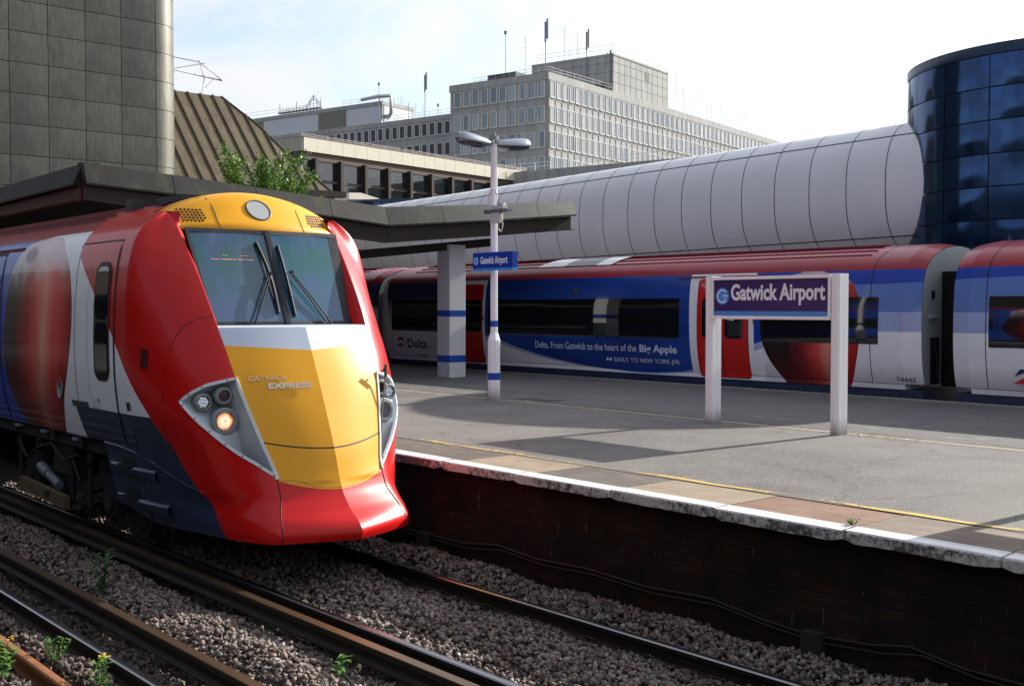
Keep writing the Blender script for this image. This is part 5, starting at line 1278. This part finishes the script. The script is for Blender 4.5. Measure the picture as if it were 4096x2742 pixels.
g.path([T(22.9, .9), T(25.3, 1.6)], .03, 6)
tag(g.build('roof_guard_rail', mat('white_tube', (.7, .72, .74), .4)), 'white tubular guard rail on the ridge of the brown ribbed roof', 'railing')
#@@ CONCRETE OFFICE BUILDINGS
def dirv(deg): a = R(deg); fh = Vector((-math.cos(A), math.sin(A), 0)); rt = Vector((math.sin(A), math.cos(A), 0)); return rt*math.sin(a)+fh*math.cos(a)
def f_con(nt, P, b):
    n = NOI(nt, SCALEV(nt, P, (1, 1, .18)), 1.1, 6, .7); m = NOI(nt, P, .35, 5)
    c = RAMP(nt, n, [(.3, (.30, .30, .285)), (.55, (.41, .41, .39)), (.8, (.50, .50, .475))])
    return MIX(nt, M(nt, 'MULTIPLY', RAMP(nt, m, [(.45, 0.), (.7, 1.)]), .35), c, (.30, .30, .285))
conc = mat('office_concrete', rough=.75, fn=f_con)
def f_wg(nt, P, b):
    n = nt.nodes.new('ShaderNodeTexWhiteNoise'); nt.links.new(SCALEV(nt, P, (.6, .6, .28)), n.inputs[0])
    sn = nt.nodes.new('ShaderNodeVectorMath'); sn.operation = 'SNAP'; sn.inputs[1].default_value = (1.7, 1.7, 3.6); nt.links.new(P, sn.inputs[0]); nt.links.new(sn.outputs[0], n.inputs[0])
    return RAMP(nt, n.outputs[0], [(0, (.13, .15, .17)), (.5, (.22, .23, .235)), (1, (.30, .30, .285))])
wgl = mat('office_glass', rough=.10, fn=f_wg, spec=.8, coat=.6, metal=.7)
wfr = mat('window_white', (.80, .80, .79), .5)
linem = mat('panel_line', (.12, .115, .10), .8)
def V3(o, e, a, n_, d, z): p = Vector(o)+e*a+n_*d; return (p.x, p.y, z)
def facade(t, O, e, n_, L, zt, zb, rows, cols, winw, winh, gx, first, pitch, proto, count=[0], mx=100, wings=1):
    """wall with projecting window frames; e along the wall, n_ outwards; windows are copies of one window with its pane"""
    for r_, zw in enumerate(rows):
        for k in range(cols):
            a = first+pitch*k
            if a+winw > L: break
            p = Vector(O)+e*(a+winw/2); ang = math.atan2(e.y, e.x)
            yield (p.x, p.y, zw, ang)
def wproto(w_, h, t):
    fr = MB(); q = .085; d = .10
    fr.box(-w_/2, -w_/2+q, -d, .03, 0, h); fr.box(w_/2-q, w_/2, -d, .03, 0, h); fr.box(-w_/2+q, w_/2-q, -d, .028, 0, q*1.3); fr.box(-w_/2+q, w_/2-q, -d, .028, h-q*.7, h)
    gl_ = MB(); gl_.box(-w_/2+q*.5, w_/2-q*.5, -.012, -.002, q, h-q*.5)
    return fr, gl_
wgd = mat('dark_office_glass', (.03, .034, .04), .12, coat=.8, noise=(.4, .3))
def put_windows(t, spots, w_, h, maxn=100, wgl=wgl):
    spots = list(spots); fr, gl_ = wproto(w_, h, t)
    # nearest hundred are parts of their own, the rest one part
    cx = lambda s: (s[0]**2+s[1]**2)
    spots.sort(key=cx); base = None
    for i, (x, y, z, a) in enumerate(spots[:maxn]):
        if base is None:
            base = fr.build('window', wfr); gp = gl_.build('pane', wgl); base.parent = t; gp.parent = base; o, p = base, gp
        else:
            o = base.copy(); COL.objects.link(o); p = gp.copy(); COL.objects.link(p); p.parent = o
        off = parent_world(t); o.location = (x-off.x, y-off.y, z-off.z); o.rotation_euler = (0, 0, a)
    rest = spots[maxn:]
    if rest:
        for nm, src, m_ in (('further_windows', fr, wfr), ('further_panes', gl_, wgl)):
            g = MB()
            for x, y, z, a in rest:
                c, s = math.cos(a), math.sin(a); g.add([(x+c*u-s*v, y+s*u+c*v, z+w__) for u, v, w__ in src.v], src.f)
            o = g.build(nm, m_, t); o['kind'] = 'stuff'
def wall_grid(g, O, e, n_, L, zt, rows, h, mi_line=1, pitch=1.69, first=.0, bandtop=None):
    # fine vertical joints and sill ledges
    k = 0
    while first+pitch*k < L:
        a = first+pitch*k; g.obox(O, e, n_, a-.018, a+.018, .0, .006, rows[-1]-4, zt-.02, mi_line); k += 1
    for zw in rows:
        g.obox(O, e, n_, 0, L, .0, .03, zw-.30, zw-.22, 0)
E1 = dirv(35.5); E2 = dirv(-54.5)
O_ = Vector((-121.13, 110.68, 0)); ZT = 36.16
of = thing('office_block', 'tall grey concrete office block with rows of white framed windows meeting at a bright corner', 'building', (-121, 111, 0))
LL, LR = 17.96, 92.
g = MB(); g.obox(O_, E1, E2, 0, LR, 0, LL, -.2, ZT); g.obox(O_, E1, E2, -.14, LR+.14, -.14, LL+.14, ZT-1.05, ZT+.02)
rowz = [ZT-1.17-2.35-3.6*k for k in range(6)]
def pil(g, O, e, n_, L, first, pitch, ww):
    k = 0
    while first+pitch*k-.18 < L:
        a = first+pitch*k-(pitch-ww)/2; g.obox(O, e, n_, a-.07, a+.07, .0, .07, rowz[-1]-1.2, ZT-1.06, 0); k += 1
pil(g, O_, E2, -E1, LL, .52, 1.7, 1.3); pil(g, O_, E1, -E2, LR, .40, 1.735, 1.3)
wall_grid(g, O_, E2, -E1, LL, ZT, rowz, 2.35, 1, 1.7, .32); wall_grid(g, O_, E1, -E2, LR, ZT, rowz, 2.35, 1, 1.735, .18)
g.build('wall', [conc, linem], of)
sp1 = list(facade(of, O_, E2, -E1, LL, ZT, 0, rowz[:5], 10, 1.3, 2.35, 0, .52, 1.7, None))+list(facade(of, O_-E2*0, E1, -E2, LR, ZT, 0, rowz[:5], 52, 1.3, 2.35, 0, .40, 1.735, None))
# windows sit just proud of the wall and face outwards
def fix(spots, e, n_): return [(x+n_.x*.06, y+n_.y*.06, z, math.atan2(e.y, e.x) if (Vector((math.sin(math.atan2(e.y, e.x)), -math.cos(math.atan2(e.y, e.x)), 0))).dot(n_) > 0 else math.atan2(-e.y, -e.x)) for x, y, z, a in spots]
n1_ = len(list(facade(of, O_, E2, -E1, LL, ZT, 0, rowz[:5], 10, 1.3, 2.35, 0, .52, 1.7, None)))
put_windows(of, fix(sp1[:n1_], E2, -E1)+fix(sp1[n1_:], E1, -E2), 1.3, 2.35)
# penthouse
Pn = O_+E1*18.6; g = MB(); ZP = 42.17
g.obox(Pn, E1, E2, 0, 18.2, .12, 15.6, ZT-.1, ZP); g.obox(Pn, E1, E2, -.08, 18.28, .04, 15.68, ZP-.25, ZP+.05)
for k in range(1, 11): g.obox(Pn, E1, E2, 18.2*k/10.-.025, 18.2*k/10.+.025, .105, .12, ZT, ZP-.3, 1); g.obox(Pn, E2, E1, 15.5*k/10.-.025, 15.5*k/10.+.025, -.012, .0, ZT, ZP-.3, 1)
for z in (ZT+1.6, ZT+3.2, ZT+4.7): g.obox(Pn, E1, E2, 0, 18.2, .107, .12, z-.03, z+.03, 1); g.obox(Pn, E2, E1, .12, 15.6, -.01, .0, z-.03, z+.03, 1)
g.build('roof_storey', [conc, linem], of)
vd = mat('vent_dark', (.09, .09, .085), .6)
for q in ((Pn, E1, E2, 10.2, 11.6, .09, .12, ZT+3.4, ZT+4.8), (Pn, E2, E1, 9.2, 10.2, -.03, 0, ZT+1.8, ZT+3.1), (Pn, E2, E1, 1.2, 4.5, -.04, 0, ZT+.2, ZT+1.5), (O_, E1, E2, 1.5, 4.5, 6.8, 12.0, ZT+.3, ZT+1.15)):
    g = MB(); g.obox(*q); g.build('roof_vent', vd, of)
def railing(t, pts, h, z, n, name='roof_railing', r=.03, m_=None):
    g = MB()
    for a, b in zip(pts, pts[1:]):
        for f in (1, .55): g.tube((a.x, a.y, z+h*f), (b.x, b.y, z+h*f), r, 5)
        for k in range(n+1): p = a.lerp(b, k/n); g.tube((p.x, p.y, z), (p.x, p.y, z+h), r, 5)
    return g.build(name, m_ or mat('rail_grey', (.45, .46, .46), .5), t)
railing(of, [O_+E2*14.5+E1*1.5, O_+E1*.5+E2*.6, O_+E1*18], 1.0, ZT, 10); railing(of, [O_+E1*37+E2*.6, O_+E1*90+E2*.6], 1.0, ZT, 26)
railing(of, [Pn+E2*14.5, Pn+E2*.5+E1*.3, Pn+E1*15], 1.5, ZP, 7)
mastm = mat('mast', (.22, .22, .23), .5)
def mast(t, p, z0, h, kind=0):
    g = MB(); r = .045; x, y = p.x, p.y
    g.tube((x, y, z0), (x, y, z0+h), r if kind != 3 else .03, 6)
    if kind == 1:
        for dx in (0, .38): g.box(x-.10+dx*1.1, x+.10+dx*1.1, y-.1, y+.1, z0+h-2.9+dx, z0+h+dx)
        g.tube((x, y, z0), (x+.05, y, z0+h-2.6), .06, 6)
    elif kind == 2: g.box(x-.2, x+.2, y-.1, y+.1, z0+h-.5, z0+h); 
    elif kind == 3:
        for q in (.55, .7, .85): g.tube((x-.16, y-.1, z0+h*q), (x+.16, y+.1, z0+h*q), .02, 4)
    g.build('antenna', mastm, t)
rt = random.Random(5)
mast(of, O_+E2*8.3+E1*1, ZT, 7.2, 2); mast(of, O_+E2*5.0+E1*1.4, ZT, 6.2, 3)
mast(of, O_+E2*.9+E1*.6, ZT, 7.4, 1); mast(of, Pn+E2*9.4+E1*.2, ZP-1, 6.5, 3); mast(of, Pn+E2*6.9+E1*.2, ZP-1, 5.2, 3); mast(of, Pn+E2*5.0-E1*.1, ZT+.4, 9.6, 1)
g = MB(); q = Pn+E2*.55-E1*.12; g.tube((q.x, q.y, ZT+.3), (q.x, q.y, ZP+.5), .18, 6); g.tube((q.x-.8, q.y, ZT+4), (q.x-.8, q.y, ZP+.3), .1, 6); g.build('antenna', mastm, of)
for k, h in zip(range(16), (4.2, 7.5, 5.2, 4.2, 5.5, 3.2, 3.8, 4.0, 1.9, 6.2, 2.6, 4.4, 5.5, 6.8, 2.5, 1.8)): mast(of, O_+E1*(38.2+k*3.1+rt.uniform(-.7, .7))+E2*1.2, ZT, h, 3)
# left wing
Wg = Vector((-152.53, 117.07, 0)); ZW = 34.89
lw = thing('office_wing', 'lower grey office wing left of the tall block with rooftop plant', 'building', (-170, 112, 0))
g = MB(); g.obox(Wg-E2*6, E2, E1, 0, 62, 0, 15, -.2, ZW); g.obox(Wg-E2*6, E2, E1, -.1, 62, -.1, 0, ZW-.8, ZW+.02)
rw = [ZW-1.02-2.30-3.55*k for k in range(4)]
wall_grid(g, Wg-E2*6, E2, -E1, 58, ZW, rw, 2.3, 1, 1.683, .5); g.build('wall', [conc, linem], lw)
put_windows(lw, fix([(q[0], q[1], q[2], 0) for q in facade(lw, Wg-E2*2.2, E2, -E1, 52, ZW, 0, rw[:3], 30, 1.22, 2.2, 0, .45, 1.683, None)], E2, -E1), 1.2, 2.2, wgl=wgd)
g = MB(); ZQ = 39.0
g.obox(Wg+E2*15.8, E2, E1, 0, 46, .5, 9, ZW-.05, ZQ-.9); g.obox(Wg+E2*15.8, E2, E1, -.1, 46.1, .4, 9.1, ZQ-.899, ZQ-.2); g.build('roof_storey', conc, lw)
def f_wp(nt, P, b):
    n = NOI(nt, SCALEV(nt, P, (3, 3, .2)), 2, 5, .7); return RAMP(nt, n, [(.35, (.55, .58, .62)), (.62, (.62, .65, .69)), (.72, (.25, .26, .26))])
wpm = mat('streaked_white_panel', rough=.6, fn=f_wp); gyp = mat('grey_louvre', (.22, .215, .18), .7, noise=(4, .2, (1, 1, 8)))
g = MB()
for a0, a1, mi in ((.3, 8.6, 0), (8.8, 12.0, 1), (12.2, 15.6, 1), (15.8, 30.4, 0), (30.6, 34.0, 1), (34.2, 38., 1)): g.obox(Wg+E2*15.8, E2, E1, a0, a1, .44, .5, ZW+.1, ZQ-1.0, mi)
g.obox(Wg+E2*15.8, E1, E2, 1, 8.5, -.06, 0, ZW+.1, ZQ-1.0, 0)
g.build('wall_panel', [wpm, gyp], lw)
railing(lw, [Wg+E2*31+E1*.8, Wg+E2*60+E1*.8], 1.3, ZQ-.2, 10); railing(lw, [Wg+E2*15+E1*1, Wg+E2*.5+E1*1], 1.1, ZW, 6)
railing(lw, [Wg+E2*16.2+E1*8, Wg+E2*16.2+E1*1.2, Wg+E2*26+E1*1.2], 1.1, ZQ-.2, 5)
g = MB(); duct = Wg+E2*13.8+E1*.6
for pts, r in (([duct+E2*7+Vector((0, 0, ZQ+.5)), duct+E2*3+Vector((0, 0, ZQ+.7)), duct+Vector((0, 0, ZQ+.5)), duct+Vector((0, 0, ZQ-.4)), duct+Vector((0, 0, ZQ-2.6)), duct+E2*.9+Vector((0, 0, ZQ-3.4))], .34), ([duct+E2*2.6+Vector((0, 0, ZQ+.8)), duct+E2*2.6-E1*.2+Vector((0, 0, ZQ-2.2)), duct+E2*2.1-E1*.2+Vector((0, 0, ZQ-4.0))], .16)): g.path(pts, r, 10)
g.build('duct', mat('silver_duct', (.55, .57, .6), .3, .8), lw)
g = MB(); c = duct+E2*1.0+Vector((0, 0, ZQ-3.3)); 
for q in range(5): g.tube(c+E2*(q*.3-.7), c+E2*(q*.3-.5)+Vector((0, 0, .5)), .28, 8)
g.build('roof_plant', mat('plant_grey', (.25, .27, .29), .5, .4), lw)
# access stairs on the roof
g = MB(); st0 = Wg+E2*31.5+E1*1; z0 = ZQ-.2
def bar(a, za, b, zb): g.tube((a.x, a.y, za), (b.x, b.y, zb), .06, 5)
for k in range(13):
    p = st0+E2*k*.9; hh = 2.2 if k < 4 else 1.5
    z1_ = z0+(.6+1.9*max(0, 1-abs(k-2)/2.2)) ; bar(p, z0, p, z1_+.4)
    if k: q = st0+E2*(k-1)*.9; zq = z0+(.6+1.9*max(0, 1-abs(k-3)/2.2)); bar(p, z1_+.4, q, zq+.4); bar(p, z1_-.1, q, zq-.1)
for k in (0, 3, 7, 12): bar(st0+E2*k*.9, z0, st0+E2*k*.9, z0+2.2)
g.obox(st0, E2, E1, 0, 11, -.3, .6, z0+.35, z0+.55); g.build('access_gantry', mat('gantry_steel', (.12, .14, .17), .5, .3), lw)
mast(lw, Wg+E2*6.4+E1*1, ZW, 7.4, 1); mast(lw, Wg+E2*17+E1*1, ZQ-.3, 3.5, 2); mast(lw, Wg+E2*9.2+E1*8, ZW, 3.8, 2)
for k in range(9): mast(lw, Wg+E2*(11+1.7*k)+E1*(6), ZW+1, 3.2+rt.uniform(-.6, 1.8), 3)
#@@ TERMINAL WING WITH BROWN WINDOW BAYS
F1 = dirv(37.8); F2 = dirv(-52.2)
T0 = Vector((-87.05, 50.56, 0)); ZF = 17.25
tm = thing('terminal_wing', 'low terminal wing with a cream fascia above brown framed window bays', 'building', (-87, 51, 0))
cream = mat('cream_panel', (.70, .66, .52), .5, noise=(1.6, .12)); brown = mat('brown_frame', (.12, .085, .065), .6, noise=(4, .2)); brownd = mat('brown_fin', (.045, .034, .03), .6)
LT = 29.9
g = MB(); g.obox(T0, F1, F2, 0, LT+6, .15, 14, -.2, ZF-.05); g.build('wall', brown, tm)
g = MB(); k = 0
while k*1.55 < LT+3: g.obox(T0, F1, F2, k*1.55+.015, min(k*1.55+1.535, LT+3), -.25, -.05, ZF-1.2, ZF, 0); k += 1
k = 0
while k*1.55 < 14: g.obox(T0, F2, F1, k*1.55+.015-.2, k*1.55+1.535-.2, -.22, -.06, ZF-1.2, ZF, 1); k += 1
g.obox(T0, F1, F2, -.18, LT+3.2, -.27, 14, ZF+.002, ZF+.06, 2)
g.build('fascia_panel', [cream, mat('cream_shaded_side', (.42, .40, .33), .6, noise=(2, .15)), mat('roof_edge_red', (.20, .09, .05), .6)], tm)  # end face: darker cream copy, its shade put into the colour
g = MB(); g.obox(T0, F1, F2, -.02, LT+3, -.06, .14, ZF-1.9, ZF-1.21)
for k in range(11):
    a = 1.5+3.04*k
    g.obox(T0, F1, F2, a-.14, a-.02, -.10, .14, ZF-7, ZF-1.92, 0)
for z in (ZF-3.6, ZF-5.0, ZF-6.3): g.obox(T0, F1, F2, -.02, LT+3, -.03, .14, z-.16, z+.06)
g.build('window_frame', brown, tm)
g = MB()
for k in range(11):
    a = 1.5+3.04*k; o = T0+F1*a; 
    vs = [Vector((*(o+F2*d+F1*w_).xy, z)) for w_ in (-.42, -.14) for d, z in ((.14, ZF-7), (-.10, ZF-7), (-.62 if w_ > -.3 else -.1, ZF-1.75), (.14, ZF-1.75))]
    g.add([Vector((*(o+F2*d+F1*w_).xy, z)) for w_ in (-.36, -.02) for d, z in ((.14, ZF-7), (-.5, ZF-7), (-.5, ZF-1.75), (.14, ZF-1.75))], [(0, 1, 2, 3), (7, 6, 5, 4), (1, 5, 6, 2), (2, 6, 7, 3), (0, 4, 5, 1)])
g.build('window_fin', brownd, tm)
def f_tg(nt, P, b):
    n = NOI(nt, SCALEV(nt, P, (.5, .5, 1)), 1., 4); return RAMP(nt, n, [(.4, (.015, .018, .02)), (.6, (.03, .04, .045))])
tgl = mat('terminal_glass', rough=.05, fn=f_tg, coat=1., spec=.9, coatr=.0)
for k in range(11):
    a = 1.5+3.04*(k-1)+.02
    for z0, z1 in ((ZF-3.52, ZF-1.95), (ZF-4.9, ZF-3.78), (ZF-6.2, ZF-5.2)):
        g = MB(); g.obox(T0, F1, F2, max(a, .05), a+2.62, .06, .08, z0, z1); g.build('window_pane', tgl, tm)
railing(tm, [T0+F1*.3+F2*.4, T0+F1*(LT+3)+F2*.4], .35, ZF+.05, 22, r=.03)
# wall coming forward on the right
Q0 = T0+F1*LT
w2 = thing('concrete_wing', 'plain grey panelled wall top showing just above the white tube', 'building', (Q0.x, Q0.y, 0))
g = MB(); g.obox(Q0, -E2, E1, -8, 26, .1, 8, -.2, 16.95)
for k in range(22): g.obox(Q0, -E2, E1, -8+1.56*k+.02, -8+1.56*k+1.54, .0, .099, 15.5, 17.0)
g.build('wall', conc, w2); railing(w2, [Q0+E1*.4-E2*-7, Q0+E1*.4-E2*24], .9, 16.95, 16, m_=wfr)
#@@ TREES
def tree(name, base, zc, crown, n, label, seed, trunkr=.09, ll=.16, mt=None, cat='tree', sub=11):
    r = random.Random(seed); t = thing(name, label, cat, base); x, y, z = base; tr = MB(); lf = MB()
    top = Vector((x, y, zc)); tr.path([(x, y, z), (x+.1, y, (z+zc)/2), (x, y, zc)], trunkr, 8)
    rx, ry, rz = crown
    for i in range(n):
        a = r.uniform(0, 6.283); el = r.uniform(.05, 1.); tip = Vector((x+math.cos(a)*rx*r.uniform(.45, 1)*(1.15-.5*el), y+math.sin(a)*ry*r.uniform(.45, 1)*(1.15-.5*el), zc+rz*(el*1.1-.1)))
        mid = top.lerp(tip, .5)+Vector((r.uniform(-.12, .12)*rx, r.uniform(-.12, .12)*ry, .12*rz*r.uniform(-1, 1)-.06))
        pts = [top+Vector((0, 0, r.uniform(-.5, .2))), mid, tip]; tr.path(pts, trunkr*.18, 4)
        L = [top.lerp(mid, f*2) if f < .5 else mid.lerp(tip, f*2-1) for f in np.linspace(.25, 1, 26)]
        for j, p in enumerate(L):
            for _ in range(sub if j > 6 else 6):
                q = p+Vector((r.gauss(0, .10), r.gauss(0, .10), r.gauss(0, .09)))*(1+rx*.12)
                d = Vector((r.uniform(-1, 1), r.uniform(-1, 1), r.uniform(-.3, .9)))
                leafquad(lf, q, d, ll*r.uniform(.6, 1.2), ll*.5, 0, r.uniform(0, .4))
    tr.build('trunk', mat('bark', (.09, .065, .045), .85, noise=(12, .4)), t); lf.build('crown', mt or leafm, t)
def f_leaf(nt, P, b):
    n = NOI(nt, P, 3.5, 3); m = NOI(nt, P, 14, 2); c = RAMP(nt, n, [(.35, (.08, .19, .02)), (.65, (.20, .38, .04))]); return MIX(nt, M(nt, 'MULTIPLY', RAMP(nt, m, [(.5, 0.), (.7, 1.)]), .5), c, (.18, .28, .05))
tl = mat('tree_leaf', rough=.45, fn=f_leaf, spec=.6)
tree('tree', (-40, 21.75, -.2), 5.9, (3.3, 2.9, 2.7), 36, 'bright green spiky young tree poking up behind the canopy', 21, ll=.20, mt=tl, sub=15)
tree('shrub', (-42, 23.6, -.2), 2.2, (1.0, 1.4, 1.9), 14, 'pale green shrub glimpsed under the canopy below the white tube', 23, ll=.16, mt=tl, cat='shrub')
#@@ OUR SIDE: platform under the viewpoint; building and canopy added to dim sky light, reflections
g = MB(); g.box(-90, 60, -14, .72, -.2, .915); struct(g.build('near_platform', mat('near_asphalt', (.06, .058, .055), .85, noise=(40, .3))))
nb = thing('light_blocker', 'unseen dark block and roof behind the viewpoint, added to dim sky light and reflections', 'building', (-10, -12, .915))
g = MB(); g.box(-90, 60, -26, -13.5, .9, 10.5); g.build('wall', mat('blocker_wall', (.025, .023, .02), .8, noise=(1, .3)), nb)
g = MB(); g.box(-90, 60, -13.4, -3.5, 4.5, 5.1); g.build('blocker_roof', soff, nb)
